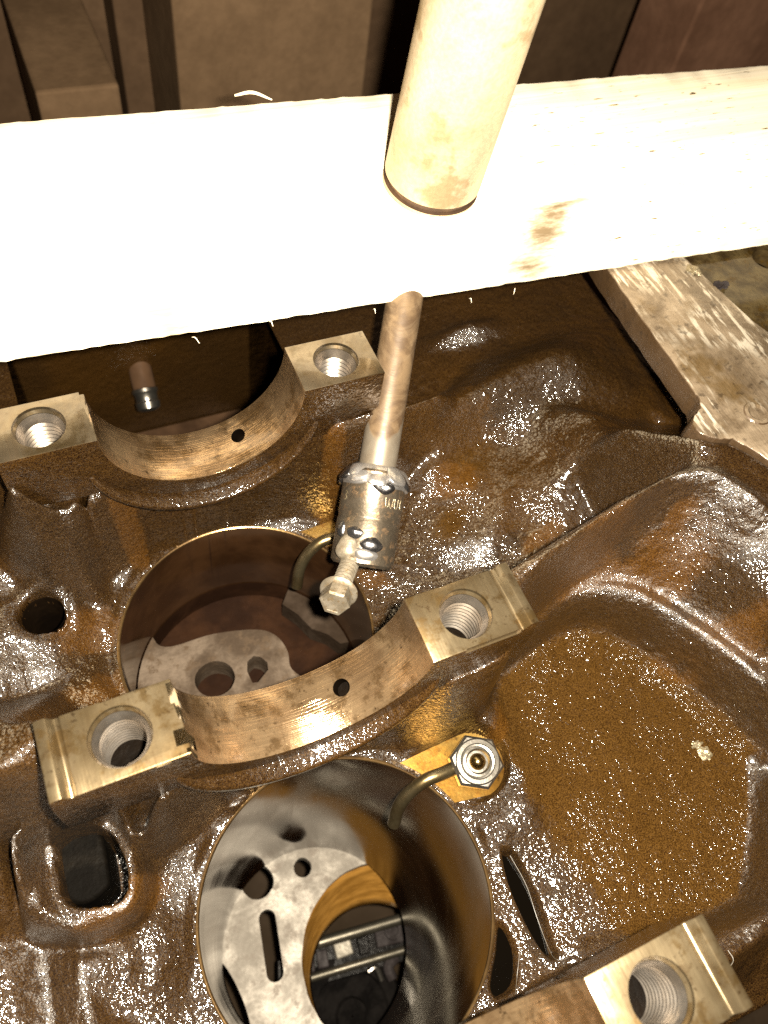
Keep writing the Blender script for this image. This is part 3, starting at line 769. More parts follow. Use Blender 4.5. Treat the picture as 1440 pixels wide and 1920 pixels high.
# ------------------------------------------------------------------ pan rail (upper right)
def slab(bm, pts, z0, z1, bev=1.2):
    n = len(pts); T = [bm.verts.new((p[0], p[1], z1)) for p in pts]; B = [bm.verts.new((p[0], p[1], z0)) for p in pts]
    bm.faces.new(T); bm.faces.new(B[::-1])
    for i in range(n): bm.faces.new((T[i], B[i], B[(i + 1) % n], T[(i + 1) % n]))
ZR = 86.4
rail_pts = [px(*q, ZR) for q in ((1075, 395), (1140, 507), (1190, 577), (1245, 656), (1302, 734), (1313, 748), (1314, 764), (1300, 782), (1299, 796), (1312, 812), (1345, 822), (1376, 823), (1410, 840), (1440, 862), (1500, 905), (1570, 800), (1530, 690), (1412, 602), (1290, 488), (1190, 380))]
rail_pts = [p + np.array([random.uniform(-.35, .35), random.uniform(-.35, .35), 0]) for a_, b_ in zip(rail_pts, rail_pts[1:] + rail_pts[:1]) for p in (a_, a_ + (b_ - a_) * .25, a_ + (b_ - a_) * .5, a_ + (b_ - a_) * .75)]
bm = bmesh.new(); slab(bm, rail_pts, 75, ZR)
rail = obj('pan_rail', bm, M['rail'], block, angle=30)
bv = rail.modifiers.new('edge', 'BEVEL'); bv.width = .9 * S; bv.segments = 3; bv.limit_method = 'ANGLE'; bv.angle_limit = R(60)
bake(rail)
for p in rail.data.polygons: p.use_smooth = True
rail.data.set_sharp_from_angle(angle=R(40))
# rough outer ledge beside it
led = [px(*q, 84.5) for q in ((1276, 484), (1400, 600), (1515, 692), (1590, 760), (1700, 700), (1640, 420), (1300, 330), (1170, 372))]
bm = bmesh.new(); slab(bm, led, 62, 84.5)
ledge = obj('outer_ledge', bm, M['grime'], block, angle=30)
hc = px(1436, 486, 84.5)
c = bmesh.new(); lathe(c, [(6.5, -15), (6.5, 5)], hc, n=40, cap0=True, cap1=True); boolean(ledge, [c])
bm = bmesh.new(); lathe(bm, [(6.6, -.6), (6.4, -14)], hc, n=40, cap1=True); obj('dowel_hole', bm, M['dark'], ledge)
# worn screw hole on the rail
rc = px(1420, 775, ZR)
bm = bmesh.new(); lathe(bm, [(5.6, .02), (5.2, .5), (4.0, .65), (3.2, .15), (2.6, -.1)], rc, n=36, cap1=True); obj('worn_ring', bm, M['rail'], rail)

# ------------------------------------------------------------------ oil jets
for n_, c in enumerate(POCK):
    jet = empty('oil_jet', (c[0], c[1], 0)); jet.parent = block; jet.matrix_parent_inverse = Matrix.Translation(block.location).inverted()
    z0 = 1.3
    # spot-faced pad under the jet, cut back where the bore passes
    bm = bmesh.new(); NP = 80; ringp = []
    for i in range(NP):
        t = 2 * math.pi * i / NP; ex = 24 if math.cos(t) < 0 else 0
        x = c[0] + 12.4 * math.cos(t) - ex; y = c[1] + 12.4 * math.sin(t) - (1.5 if ex else 0)
        dv = np.array([x - BX, y - BORE[n_]]); rr = np.hypot(*dv)
        if rr < BR + 2.2: x, y = BX + dv[0] / rr * (BR + 2.2), BORE[n_] + dv[1] / rr * (BR + 2.2)
        ringp.append((x, y))
    T = [bm.verts.new((x, y, z0)) for x, y in ringp]; Bq = [bm.verts.new((x, y, -2)) for x, y in ringp]
    bm.faces.new(T)
    for i in range(NP): bm.faces.new((T[i], Bq[i], Bq[(i + 1) % NP], T[(i + 1) % NP]))
    obj('spot_face', bm, M['spot'], jet, angle=40)
    # banjo body, hexagon and capped bolt, leaning a little
    ax = Vector((-.10, -.12, 1)).normalized()
    bm = bmesh.new(); lathe(bm, [(8.2, 0), (8.4, .6), (8.4, 3.6), (7.9, 4.2), (4, 4.3)], (c[0], c[1], z0), ax, 40); obj('banjo_body', bm, M['jet'], jet)
    bm = bmesh.new(); lathe(bm, [(9.8, 4.0), (10.4, 4.6), (10.4, 9.0), (9.4, 10.0), (6, 10.2)], (c[0], c[1], z0), ax, 6, cap1=True); obj('hexagon', bm, M['nut'], jet, angle=20)
    bm = bmesh.new(); lathe(bm, [(8.3, 10.0), (8.4, 10.9), (7.9, 11.3), (6.5, 11.35), (6.2, 10.7), (5.6, 10.6), (5.4, 11.2), (4.6, 11.3), (4.2, 10.4), (3.4, 9.8)], (c[0], c[1], z0), ax, 48, cap1=True)
    obj('valve_cap', bm, M['nut'], jet, angle=30)
    bm = bmesh.new(); bmesh.ops.create_uvsphere(bm, u_segments=24, v_segments=14, radius=3.1, matrix=Matrix.Translation(Vector((c[0], c[1], z0)) + ax * 10.3)); obj('check_ball', bm, M['brassball'], jet)
    off = np.array([c[0] - POCK[1][0], c[1] - POCK[1][1], 0])
    pth = [px(872, 1428, 5), px(835, 1448, 6.5), px(800, 1462, 6), px(770, 1484, 1.5), px(748, 1512, -6), px(738, 1545, -15)]
    bm = bmesh.new(); sp = spline([p_ + off for p_ in pth], 8)
    tube(bm, sp, 2.5, 16); nz = obj('nozzle_tube', bm, M['jet'], jet, angle=60)
    dd = Vector(sp[-1]) - Vector(sp[-2])
    bm = bmesh.new(); lathe(bm, [(1.3, .05), (.9, .08)], sp[-1], dd, 16, cap1=True); obj('nozzle_opening', bm, M['dark'], nz)

# ------------------------------------------------------------------ perforated plate below the bores
def holed_plate(outer, holes, z0, z1):
    """a flat plate with round or free outline holes, triangulated, with inner walls"""
    pts = []; edges = []
    def loop(L):
        k = len(pts); pts.extend(Vector((p[0], p[1])) for p in L); n = len(L)
        edges.extend((k + i, k + (i + 1) % n) for i in range(n)); return k, n
    loops = [loop(outer)] + [loop(h) for h in holes]
    vo, eo, fo, a, b, c = geometry.delaunay_2d_cdt(pts, edges, [], 1, 1e-4)
    def inside(p, L):
        ins = False; n = len(L)
        for i in range(n):
            q, r = L[i], L[(i + 1) % n]
            if (q[1] > p[1]) != (r[1] > p[1]) and p[0] < (r[0] - q[0]) * (p[1] - q[1]) / (r[1] - q[1]) + q[0]: ins = not ins
        return ins
    bm = bmesh.new(); tv = [bm.verts.new((v[0], v[1], z1)) for v in vo]; bv = [bm.verts.new((v[0], v[1], z0)) for v in vo]
    for f in fo:
        cx = sum(vo[i][0] for i in f) / len(f); cy = sum(vo[i][1] for i in f) / len(f)
        if any(inside((cx, cy), h) for h in holes): continue
        try:
            bm.faces.new([tv[i] for i in f]); bm.faces.new([bv[i] for i in f][::-1])
        except ValueError: pass
    bm.edges.ensure_lookup_table()
    for e in [e for e in bm.edges if len(e.link_faces) == 1 and e.verts[0].co.z > (z0 + z1) / 2]:
        i = e.verts[0]; j = e.verts[1]
        try: bm.faces.new((i, j, bv[tv.index(j)], bv[tv.index(i)]))
        except ValueError: pass
    loose = [v for v in bm.verts if not v.link_faces]; bmesh.ops.delete(bm, geom=loose, context='VERTS')
    return bm
def ell(cx, cy, rx, ry, rot=0, n=32, jit=0):
    out = []
    for i in range(n):
        t = 2 * math.pi * i / n; j = 1 + random.uniform(-jit, jit); x = rx * math.cos(t) * j; y = ry * math.sin(t) * j
        out.append((cx + x * math.cos(R(rot)) - y * math.sin(R(rot)), cy + x * math.sin(R(rot)) + y * math.cos(R(rot))))
    return out
def slot(a, b, r, n=12):
    a = np.array(a, float); b = np.array(b, float); d = (b - a) / np.linalg.norm(b - a); t0 = math.atan2(d[1], d[0])
    return [tuple(b + r * np.array([math.cos(t0 - math.pi / 2 + math.pi * k / n), math.sin(t0 - math.pi / 2 + math.pi * k / n)])) for k in range(n + 1)] + \
           [tuple(a + r * np.array([math.cos(t0 + math.pi / 2 + math.pi * k / n), math.sin(t0 + math.pi / 2 + math.pi * k / n)])) for k in range(n + 1)]
ZP = -DEEP - 1.5
plate_t = empty('perforated_plate', (0, -55, ZP - 10), 'sooty grey plate with round holes and a slot at the bottom of the bores', 'plate')
hol = []; bigs = []
for bc in BORE[1:]:
    o_ = bc - BORE[1]
    hol += [ell(34, -182 + o_, 46.5, 47.5, 0, 64, .004), ell(6.5, -123 + o_, 5, 5.3, 0, 24, .03), ell(-19.5, -120.5 + o_, 9, 9, 0, 28, .02),
            slot((-20.5, -140 + o_), (-25, -166 + o_), 4.6), ell(-51, -168 + o_, 6, 23, 8, 32)]
    bigs.append((34, -182 + o_))
bm = holed_plate([(-118, 30), (-118, -242), (110, -242), (110, 30)], hol, ZP - 9, ZP)
obj('plate_body', bm, M['plate'], plate_t, angle=40)
for cx, cy in bigs:
    bm = bmesh.new(); n = 72; rows = []
    for q in range(7):
        t_ = q / 6; row = []
        for i in range(n):
            a = 2 * math.pi * i / n; r_ = 47.3 - 9.5 * t_ ** 1.2
            row.append(bm.verts.new((cx - 5 * t_ + r_ * math.cos(a), cy - 8 * t_ + r_ * math.sin(a), ZP - 9.1 - 24 * t_)))
        rows.append(row)
    for a_, b_ in zip(rows, rows[1:]):
        for i in range(n): bm.faces.new((a_[i], a_[(i + 1) % n], b_[(i + 1) % n], b_[i]))
    c_ = obj('hole_collar', bm, M['orange'], plate_t); sd = c_.modifiers.new('wall', 'SOLIDIFY'); sd.thickness = -2 * S; bake(c_)
ins = empty('bore_insert', (BX, BORE[0], -66), 'dark dished part with a pale S shaped ledge and two holes in the middle bore', 'bore part')
bm = bmesh.new(); lathe(bm, [(49.7, -52), (49.7, -66), (38, -67), (0.5, -67)], (BX, BORE[0], 0), n=64, cap1=True); obj('dished_floor', bm, M['dish'], ins)
def rimpt(a, r=49.6): return (BX + r * math.cos(R(a)), BORE[0] + r * math.sin(R(a)))
edge = spline([(q[0], q[1], 0) for q in (rimpt(136), (-34.4, -26.0), (-28, -28.6), (-10, -29), (9.3, -33.6), (17.2, -40), (19.6, -49), (18.5, -58), (26, -68), rimpt(-30))], 6)
web_pts = [(p[0], p[1]) for p in edge] + [rimpt(a) for a in range(-36, -224, -6)]
bm = holed_plate(web_pts, [ell(-15.6, -50.2, 9, 8.4, 0, 28, .01), [(4.2, -45.8), (7, -47.5), (9, -51), (8.2, -54.5), (2, -58.6), (-.5, -58), (-1, -52), (.5, -47.5)]], -66, -50)
obj('pale_ledge', bm, M['ledge'], ins, angle=40)
bm = holed_plate([(26, -24), (31, -31.5), (34.8, -41), (41, -46.4), (45, -53)] + [rimpt(a) for a in (2, 8, 14, 20, 26, 32, 38, 44, 50)] , [], -66, -53)
obj('side_ledge', bm, M['side'], ins, angle=40)
# what shows through the large hole
g = empty('slotted_guide', (20, -185, -250), 'dark guide between two bright bars seen through the plate hole in the lower bore', 'machine part')
def seg_bar(u0, v0, u1, v1, z, r, name, mat, par, n=14):
    bm = bmesh.new(); tube(bm, [px(u0, v0, z), px(u1, v1, z)], r, n); return obj(name, bm, mat, par, angle=50)
seg_bar(530, 1788, 766, 1719, -236, 3.2, 'bright_bar', M['chrome'], g); seg_bar(530, 1850, 766, 1779, -236, 2.4, 'bright_bar', M['chrome'], g)
def tile(c0, c1, c2, c3, z, h, name, mat, par):
    bm = bmesh.new(); slab(bm, [px(*q, z) for q in (c0, c1, c2, c3)], z - h, z); o = obj(name, bm, mat, par, angle=30)
    bv = o.modifiers.new('edge', 'BEVEL'); bv.width = .8 * S; bv.segments = 2; bake(o); return o
tile((520, 1800), (768, 1725), (768, 1800), (520, 1870), -246, 8, 'guide_bed', M['black'], g)
tile((565, 1795), (588, 1788), (592, 1822), (567, 1830), -242, 5, 'guide_block', M['grey'], g)
tile((592, 1784), (612, 1778), (618, 1812), (597, 1818), -242, 5, 'guide_block', M['grey'], g)
tile((622, 1762), (655, 1754), (664, 1788), (632, 1800), -239, 6, 'pale_block', M['pale'], g)
tile((668, 1760), (690, 1752), (696, 1786), (676, 1792), -242, 5, 'guide_block', M['black'], g)
tile((702, 1746), (752, 1728), (758, 1766), (708, 1778), -241, 5, 'guide_block', M['grey'], g)
bm = bmesh.new(); cc = px(736, 1745, -240); lathe(bm, [(5.2, .3), (5.0, 1.4), (3.4, 1.5), (3.2, .4)], cc, n=28, cap1=True); obj('guide_ring', bm, M['grey'], g)
rm = empty('dark_drum', (20, -200, -275), 'black round drum below the bright bars at the bottom of the lower bore', 'drum')
bm = bmesh.new(); cc = px(660, 1905, -252); lathe(bm, [(34, -20), (34, -2), (32, 0), (24, .2), (23, -2), (10, -2), (9, 1), (0.5, 1)], cc, (.2, -.2, 1), 56); obj('drum_shell', bm, M['black'], rm)
bm = bmesh.new(); tube(bm, spline([px(690, 1822, -240), px(705, 1815, -240), px(716, 1838, -242)], 6), 1.6, 10); obj('glossy_clip', bm, M['nut'], rm)
bm = bmesh.new(); tube(bm, spline([px(742, 1795, -244), px(728, 1812, -243), px(736, 1836, -244)], 6), 3.2, 10); obj('grey_lug', bm, M['grey'], rm)

# ------------------------------------------------------------------ wooden plank
ZB, ZT = 87.2, 121.4
pk = [px(-160, 240, ZT), px(0, 228, ZT), px(1440, 120, ZT), px(1640, 103, ZT)]
yb = np.array([px(0, 229, ZT), px(1440, 121, ZT)]); yf = np.array([px(0, 525, ZT), px(1440, 340, ZT)])
dirp = (yb[1] - yb[0]); dirp /= np.linalg.norm(dirp); nrm = np.array([-dirp[1], dirp[0], 0])
wid = float(((yb[0] - yf[0]) @ nrm + (yb[1] - yf[1]) @ nrm) / 2)
org = yf[0]
bm = bmesh.new(); nL = 170; L0, L1 = -120, 400
yl = np.array([px(0, 680, ZB), px(1440, 460, ZB)]); offl = [float((q - org) @ nrm) for q in yl]; ol = [float((q - org) @ dirp) for q in yl]
rings = []; jit = np.random.default_rng(3)
prof = [(0, ZT - 1.2), (.35, ZT - .35), (1.2, ZT), (wid * .25, ZT), (wid * .5, ZT), (wid * .75, ZT), (wid - 1.2, ZT), (wid - .3, ZT - .4), (wid, ZT - 1.2), (wid, (ZB + ZT) / 2), (wid, ZB + .8), (wid - .8, ZB), (wid * .5, ZB), (1.0, ZB), (.2, ZB + .4), (0, ZB + 1.2), (0, (ZB + ZT) / 2)]
wav = np.convolve(jit.normal(size=nL + 21), np.ones(9) / 9, 'same')
for i in range(nL + 1):
    l = L0 + (L1 - L0) * i / nL; t = (l - ol[0]) / (ol[1] - ol[0]); lowoff = offl[0] + (offl[1] - offl[0]) * t
    ring = []
    for k, (o_, z) in enumerate(prof):
        oo = o_
        if o_ < 2: oo = o_ + lowoff * (ZT - z) / (ZT - ZB)
        ej = jit.normal() * .10 + wav[i] * .35 if k in (0, 1, 7, 8, 10, 11, 13, 14, 15) else 0
        p = org + dirp * l + nrm * (oo + ej); ring.append(bm.verts.new((p[0], p[1], z + (jit.normal() * .12 if k in (0, 1, 7, 8, 13, 14, 15) else 0))))
    rings.append(ring)
for a, b in zip(rings, rings[1:]):
    for k in range(len(prof)): bm.faces.new((a[k], a[(k + 1) % len(prof)], b[(k + 1) % len(prof)], b[k]))
bm.faces.new(rings[0]); bm.faces.new(rings[-1][::-1])
plank = obj('wooden_plank', bm, M['wood'], None, angle=40, label='pale raw wooden plank laid across the engine block, blown out by the flash', cat='plank')
# splinters on its edges
for (u0, v0, u1, v1, z, r) in ((440, 179, 510, 187, ZT + 1, .6), (505, 603, 512, 612, ZB, .18), (360, 632, 374, 644, ZB, .16), (965, 540, 963, 552, ZB, .12), (880, 560, 884, 568, ZB, .12), (700, 580, 704, 588, ZB, .14)):
    a, b = px(u0, v0, z), px(u1, v1, z); mid = (a + b) / 2 + np.array([0, 0, 1.2]) + nrm * (1.5 if r > .5 else 0)
    sp = spline([a, mid, b], 5); bm = bmesh.new(); tube(bm, sp, r, 6, rad=[r * (.25 + .75 * math.sin(math.pi * (.15 + .8 * k / (len(sp) - 1)))) for k in range(len(sp))])
    obj('splinter', bm, M['wood'], plank)

# ------------------------------------------------------------------ steel tube standing on the plank
tb = px(806, 348, ZT + .3)
dep = lambda p: float((CAM - p) @ ROT[:, 2])
tp = min((px(904, 0, z) for z in np.arange(125, 240, .5)), key=lambda p: abs(dep(tb) / dep(p) - 1.25))
print('tube', tb, tp, dep(tb), dep(tp), 91 / FPX * dep(tb))
# same radius along the tube: top point found on the photo's axis line at the height that keeps it near upright
axv = Vector(tp - tb).normalized()
st = empty('steel_tube', tuple(tb), 'shiny worn steel tube standing upright on the plank', 'tube')
TR = 90.5 / FPX * dep(tb)
bm = bmesh.new(); lathe(bm, [(TR - 3, .2), (TR - .8, 0), (TR, .7), (TR, 2.2)], tb, axv, 72, cap0=True); obj('end_collar', bm, M['bigtube'], st)
bm = bmesh.new(); lathe(bm, [(TR, 2.2), (TR - 1.1, 2.4), (TR - 1.1, 4.8), (TR, 5.2)], tb, axv, 72); obj('groove_ring', bm, M['groove'], st)
bm = bmesh.new(); lathe(bm, [(TR, 5.2), (TR, 40), (TR, 112)], tb, axv, 72); obj('tube_barrel', bm, M['bigtube'], st)
bm = bmesh.new(); lathe(bm, [(TR - 2.2, 110), (TR + .01, 112), (TR - .3, 113), (TR - .3, 150), (TR - 2, 151)], tb, axv, 72, cap1=True); obj('tube_neck', bm, M['bigtube'], st)

# ------------------------------------------------------------------ puller: rod, socket, weld and bolt
A = px(757, 570, 84); Bp = px(706, 885, 50)
rd = Vector(Bp - A).normalized()
zr_ = min(np.linspace(0, 1, 400), key=lambda t: abs((lambda d: 960 - FPX * d[1] / -d[2])((A + (Bp - A) * t - CAM) @ ROT) - 757)); print('rust', (A + (Bp - A) * zr_)[2])
pull = empty('puller_rod', tuple(Bp), 'rusty steel rod with a socket and a small bolt welded to its lower end', 'puller tool')
RR = 7.3
bm = bmesh.new(); lathe(bm, [(RR, -75), (RR, -20), (RR, 3)], Bp, rd, 40, cap0=True); obj('rod', bm, M['rod'], pull)
SR = 12.3; SL = 37
grv = lambda h: h
bm = bmesh.new(); lathe(bm, [(7, 0.4), (SR - 1.0, 0.0), (SR, 1.0), (SR, 17.5), (SR - .35, 18.2), (SR - .35, 19.0), (SR, 19.8), (SR, SL - 1.2), (SR - 1.2, SL), (4, SL)], Bp, rd, 56, cap0=True, cap1=True)
sock = obj('socket', bm, M['socket'], pull, angle=30)
# engraved lettering on the socket: two runs of strokes as worn in the photograph
sa, sb, sc_ = frame(rd)
cview = Vector(CAM) - Vector(Bp); cv = (cview - sc_ * cview.dot(sc_)).normalized(); sv = sc_.cross(cv).normalized()
if Vector(ROT[:, 0]).dot(sv) < 0: sv = -sv
def on_socket(t, h, r=SR + .06):
    return Vector(Bp) + sc_ * h + (cv * math.cos(t) + sv * math.sin(t)) * r
def letter(strokes, t0, h0, hgt, wdt):
    bm = bmesh.new()
    for st_ in strokes:
        tube(bm, [on_socket(t0 + (x * wdt) / SR, h0 - y * hgt) for x, y in st_], .17, 6)
    obj('engraved_letter', bm, M['flake'], sock)
U = [(0, 1), (0, .25), (.2, 0), (.5, 0), (.7, .25), (.7, 1)]
W_ = [(0, 1), (.1, .1), (.3, 0), (.42, .2), (.45, .9), (.5, .2), (.7, 0), (.9, .15), (1, 1)]
letter([W_], .42, 13.6, 3.6, 3.6); letter([U], .78, 13.6, 3.6, 2.6); letter([[(.7, .9), (.2, 1), (0, .6), (.2, .1), (.7, 0)]], 1.05, 13.6, 3.6, 2.4)
letter([[(0, 1), (.6, .8), (.1, .5), (.6, .2), (0, 0)]], -.98, 12.8, 3.4, 2.0)
# weld between rod and socket: overlapping beads
def bead(parent, c, nrm_, r, sq, mat, name='weld_bead', seed=0):
    a, b, d = frame(nrm_); bm = bmesh.new(); bmesh.ops.create_uvsphere(bm, u_segments=22, v_segments=14, radius=1)
    g_ = random.Random(seed); ph = [g_.uniform(0, 6.28) for _ in range(4)]
    for v in bm.verts:
        k = 1 + .08 * math.sin(3 * v.co.x + ph[0]) + .07 * math.sin(4 * v.co.y + ph[1]) + .05 * math.sin(7 * v.co.z + ph[2])
        p = v.co * k; v.co = Vector(c) + (a * p.x * r[0] + b * p.y * r[1] + d * p.z * sq)
    return obj(name, bm, mat, parent, angle=70)
bm = bmesh.new()
def wob(t, j): return (.55 * math.sin(3 * t + .7) + .4 * math.sin(5 * t + 2) + .25 * math.sin(9 * t)) * (.2, .7, 1.0, 1.0, 1, .6)[min(j, 5)]
lathe(bm, [(RR + .2, -2.2), (RR + 1.4, -2.0), (RR + 3.2, -1.2), (SR - .6, .4), (SR + .5, 2.6), (SR + .7, 4.6), (SR + .1, 6.2), (SR - .6, 6.6)], Bp, rd, 72, wob=wob)
wc = obj('weld_collar', bm, M['weld'], pull, angle=60)
for k in range(9):
    t = -2.4 + k * .62; c = Vector(Bp) + sc_ * (2.2 + .9 * math.sin(k * 2.1)) + (cv * math.cos(t) + sv * math.sin(t)) * (SR - .9)
    nn = (cv * math.cos(t) + sv * math.sin(t)) * .8 - sc_ * .6
    bead(wc, c, nn, (4.6, 4.3), 1.35, M['weld_blue'] if k in (1, 2, 6) else M['weld'], seed=k)
bead(wc, Vector(Bp) + sc_ * 6.4 + (cv * math.cos(.25) + sv * math.sin(.25)) * (SR - .4), cv, (4.6, 2.6), 1.4, M['weld_blue'], seed=31)
# bolt and its weld
end = Vector(Bp) + sc_ * (SL - 1)
b0 = px(662, 1040, float(end.z) + 6); b1 = px(628, 1128, float(end.z) + 17)
bd = Vector(b1 - b0); BL = bd.length; bd.normalize()
bolt = empty('flange_bolt', tuple(b0)); bolt.parent = pull; bolt.matrix_parent_inverse = Matrix.Translation(pull.location).inverted()
bm = bmesh.new(); pr_ = [(3.0, -6)]; h = -6
while h < BL - 5.5: pr_ += [(3.6, h + .6), (3.6, h + .85), (2.5, h + 1.3), (2.5, h + 1.6)]; h += 1.9
rg = lathe(bm, pr_, b0, bd, 28, cap0=True, cap1=True)
for f in bm.faces:
    q_ = [(v.co - Vector(b0)) for v in f.verts]; f.material_index = 1 if max((v - bd * v.dot(bd)).length for v in q_) < 3.3 else 0
obj('bolt_thread', bm, [M['bolt'], M['groove']], bolt, angle=25)
bm = bmesh.new(); lathe(bm, [(3, BL - 6.6), (6.6, BL - 6.3), (7.0, BL - 5.6), (6.6, BL - 5.0), (5.2, BL - 4.4)], b0, bd, 40, cap1=True); obj('bolt_flange', bm, M['bolt'], bolt)
bm = bmesh.new(); lathe(bm, [(5.6, BL - 4.8), (5.6, BL + .8), (5.0, BL + 1.6), (3.9, BL + 1.6), (3.7, BL + 1.3)], b0, bd, 6, cap1=True); obj('bolt_head', bm, M['bolt'], bolt, angle=20)
bm = bmesh.new(); lathe(bm, [(5.2, -1.6), (5.6, -1.2), (5.4, -.2), (3.4, 0)], b0, bd, 10, cap0=True, wob=lambda t, j: .5 * math.sin(2 * t + 1) + .3 * math.sin(5 * t)); obj('weld_washer', bm, M['bolt'], bolt)
for k, (u, v, zz, r1, r2, sq, mm) in enumerate(((672, 1000, 2.4, 4.4, 2.2, 1.2, 'weld_blue'), (694, 1022, 2.6, 4.6, 3.6, 1.5, 'weld_blue'), (684, 1040, 2.4, 4.4, 2.8, 1.8, 'weld'),
                                      (643, 992, 2.3, 2.2, 3.0, 1.1, 'weld_blue'), (657, 1028, 3.6, 5.6, 5.0, 3.0, 'bolt'))):
    # on the near face of the socket near its lower end
    d = ROT @ np.array([(u - 720) / FPX, -(v - 960) / FPX, -1.0]); d = Vector(d).normalized(); best = None
    for q in range(2000, 4200):
        p = Vector(CAM) + d * (q / 10.0); rel = p - Vector(Bp); hh = rel.dot(sc_)
        if (rel - sc_ * hh).length < SR and -5 < hh < SL: best = p; break
        if best is None and rel.dot(sc_) > 0 and (rel - sc_ * hh).length < SR + 2: near_p = p
    p = (best if best is not None else near_p) + d * (sq * .45)
    bead(bolt, p, -d, (r1, r2), sq, M[mm], seed=40 + k)

# ------------------------------------------------------------------ small loose things
def crumb(name, u, v, z, r, mat, label, cat, seed, el=1.0):
    g_ = random.Random(seed); c = Vector(px(u, v, z)); bm = bmesh.new(); bmesh.ops.create_icosphere(bm, subdivisions=3, radius=1)
    ph = [g_.uniform(0, 6) for _ in range(6)]
    for p in bm.verts:
        k = 1 + .35 * math.sin(4 * p.co.x + ph[0]) * math.sin(5 * p.co.y + ph[1]) + .2 * math.sin(9 * p.co.z + ph[2]) * math.sin(8 * p.co.x + ph[3])
        p.co = c + Vector((p.co.x * r * el * k, p.co.y * r * k, p.co.z * r * .45 * k))
    return obj(name, bm, mat, None, smooth=False, label=label, cat=cat)
def surf(u, v):
    d = ROT @ np.array([(u - 720) / FPX, -(v - 960) / FPX, -1.0])
    for k in range(1500, 5500):
        p = CAM + d * (k / 10.)
        if X0 < p[0] < X1 and Y0 < p[1] < Y1 and p[2] <= zat(p[0], p[1]): return p
    return px(u, v, 0)
q = surf(1322, 1412); crumb('metal_flake', 1322, 1412, q[2] + .8, 2.4, M['flake'], 'crumpled pale metal flake lying on the brown wall of the lower right bay', 'flake', 5, 1.0)
q = surf(1306, 1396); crumb('metal_flake', 1306, 1396, q[2] + .6, 1.4, M['flake'], 'tiny pale chip just above the crumpled flake in the lower right bay', 'flake', 8, 1.6)
crumb('sealant_lump', 1301, 508, 86.5, 3.0, M['flake'], 'glossy yellow white lump stuck on the rough ledge close below the plank', 'sealant', 11)
crumb('grease_lump', 1352, 534, 86, 2.2, M['grey'], 'small shiny grey lump on the rough ledge right of the yellow lump', 'grease', 12, 1.8)
# black sheets set into the hollows of the lower right bay
def sheet(name, pts, label):
    bm = bmesh.new(); sp = spline([surf(*q) for q in pts] + [surf(*pts[0])], 8)[:-1]
    c = np.mean(sp, axis=0); sp = [c + (p - c) * .93 for p in sp]; zl = zat(c[0], c[1]) + 2.6
    vs_ = [bm.verts.new((p[0], p[1], zl)) for p in sp]; cv_ = bm.verts.new((c[0], c[1], zl))
    vb = [bm.verts.new((p[0] + (p[0] - c[0]) * .04, p[1] + (p[1] - c[1]) * .04, zl - 2.0)) for p in sp]
    n = len(sp)
    for i in range(n):
        bm.faces.new((vs_[i], vs_[(i + 1) % n], cv_)); bm.faces.new((vs_[i], vb[i], vb[(i + 1) % n], vs_[(i + 1) % n]))
    return obj(name, bm, M['oil'], None, angle=70, label=label, cat='oil pool')
sheet('black_sheet', ((935, 1590), (968, 1600), (1005, 1670), (1030, 1740), (1046, 1795), (1022, 1790), (985, 1730), (955, 1660)), 'long narrow black pool in the lower right bay with pale fibres across it')
sheet('black_sheet', ((925, 1712), (952, 1740), (972, 1790), (970, 1850), (935, 1875), (916, 1850), (922, 1780)), 'short black pool between the lower bore and the long narrow pool')
def fibre(pts, r, label):
    bm = bmesh.new(); sp = spline([surf(*q) + np.array([0, 0, 1.0]) for q in pts], 8); tube(bm, sp, r * .4, 5); obj('fibre', bm, M['fibre'], None, label=label, cat='fibre')
fibre(((955, 1605), (985, 1660), (1005, 1720), (1030, 1785), (1045, 1800), (1062, 1795), (1055, 1778)), .16, 'thin pale fibre curling over the long black pool')
fibre(((938, 1710), (958, 1745), (972, 1775), (968, 1830), (965, 1865)), .14, 'thin pale fibre along the edge of the short black pool')
fibre(((1362, 1782), (1372, 1800), (1364, 1815)), .28, 'short bent pale fibre beside the lower right bolt pad')

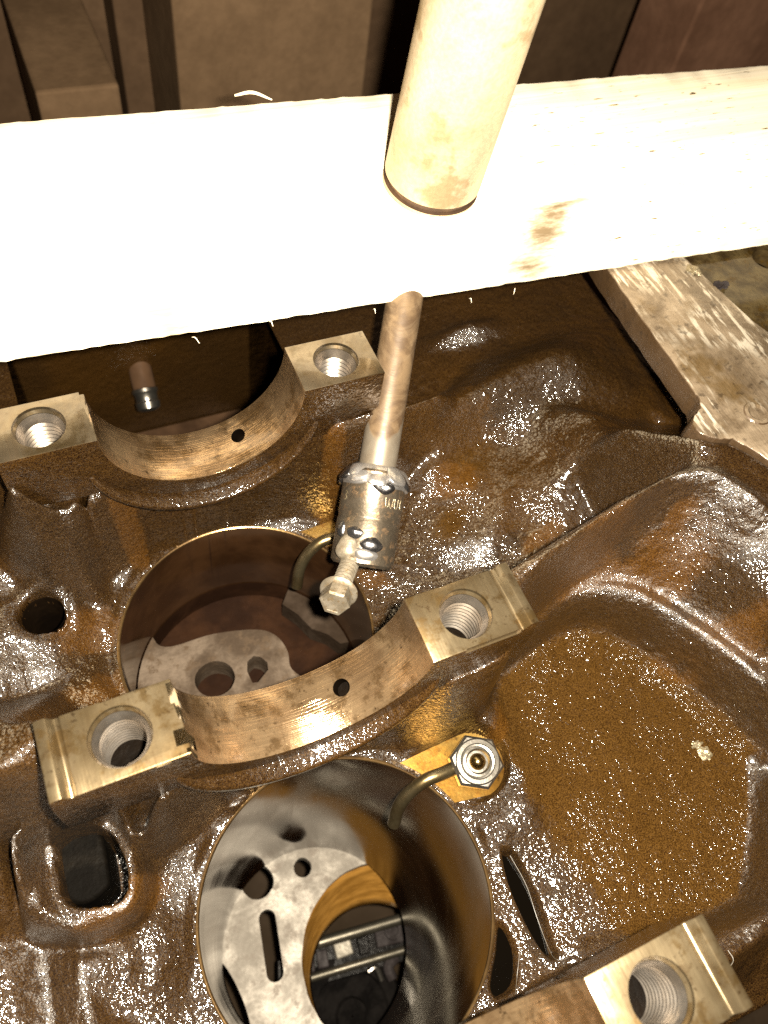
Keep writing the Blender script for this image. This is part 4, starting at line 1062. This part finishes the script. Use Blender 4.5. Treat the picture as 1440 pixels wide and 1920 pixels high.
# bolt heads glinting in the far bay
bm = bmesh.new(); slab(bm, [(-63, 10), (63, 10), (63, 139), (-63, 139)], -112, -104); obj('bay_glare_sheet', bm, M['bay'], block, smooth=False)  # sheet added to lighten the bay, its brown carries the glare
p0 = px(274, 742, -60)
fb = empty('far_bolt', tuple(p0), 'blurred bright ended bolt standing in the dark bay behind the far saddle', 'bolt')
bm = bmesh.new(); lathe(bm, [(6.5, 60), (6.5, 5), (6.2, 4)], p0, (.05, .8, .6), 28); obj('bolt_stem', bm, M['bay'], fb)
bm = bmesh.new(); lathe(bm, [(6.2, 4.2), (7.2, 3.8), (7.3, 2), (6.4, .8), (6.2, -3), (7, -4), (6.6, -7.5), (4, -9)], p0, (.05, .8, .6), 28, cap1=True); obj('bolt_end', bm, M['nut'], fb)
# ------------------------------------------------------------------ what lies behind and below
bm = bmesh.new(); slab(bm, [(-3000, -2000, 0), (3000, -2000, 0), (3000, 3500, 0), (-3000, 3500, 0)], -345, -330)
obj('floor', bm, M['floor'], None, smooth=False, kind='structure')
def crate(name, uv0, uv1, y, zt, depth, mat, label, cat, lid=None, rz=0):
    """a box whose front stands at world y and whose top is at zt, spanning the pixels given"""
    def at(u, v):
        d = ROT @ np.array([(u - 720) / FPX, -(v - 960) / FPX, -1.0]); t = (y - CAM[1]) / d[1]; return CAM + d * t
    a = at(*uv0); b = at(*uv1)
    e = empty(name, ((a[0] + b[0]) / 2, y, -330), label, cat)
    bm = bmesh.new(); box(bm, ((a[0] + b[0]) / 2, y + depth / 2, (zt - 330) / 2), (abs(b[0] - a[0]), depth, zt + 330))
    o = obj('box_body', bm, mat, e, smooth=False); bv = o.modifiers.new('edge', 'BEVEL'); bv.width = 2 * S; bv.segments = 2; bake(o)
    if lid:
        bm = bmesh.new(); box(bm, ((a[0] + b[0]) / 2, y - 4, lid), (abs(b[0] - a[0]) * .9, 8, 26)); obj('box_strip', bm, M['darkwood'], e, smooth=False)
    return e
crate('wide_box', (330, 100), (690, 100), 330, 60, 150, M['cardboard'], 'wide blurred brown box standing behind the engine in the background centre', 'box')
crate('narrow_box', (60, 150), (222, 150), 300, 20, 120, M['cardboard'], 'blurred brown box with a dark strip in the far left background', 'box', lid=-40)
crate('tall_board', (225, 100), (322, 100), 420, 60, 40, M['darkwood'], 'dark upright board in the gap between the two background boxes', 'board')
crate('backdrop_board', (-300, 60), (1700, 60), 470, 120, 40, M['darkwood'], 'added brown backdrop standing behind everything across the whole background', 'board')  # backdrop added so the gaps between the boxes do not go black
crate('red_brown_post', (1292, 60), (1560, 60), 260, 95, 60, M['redbrown'], 'reddish brown post in the upper right corner behind the plank', 'post')
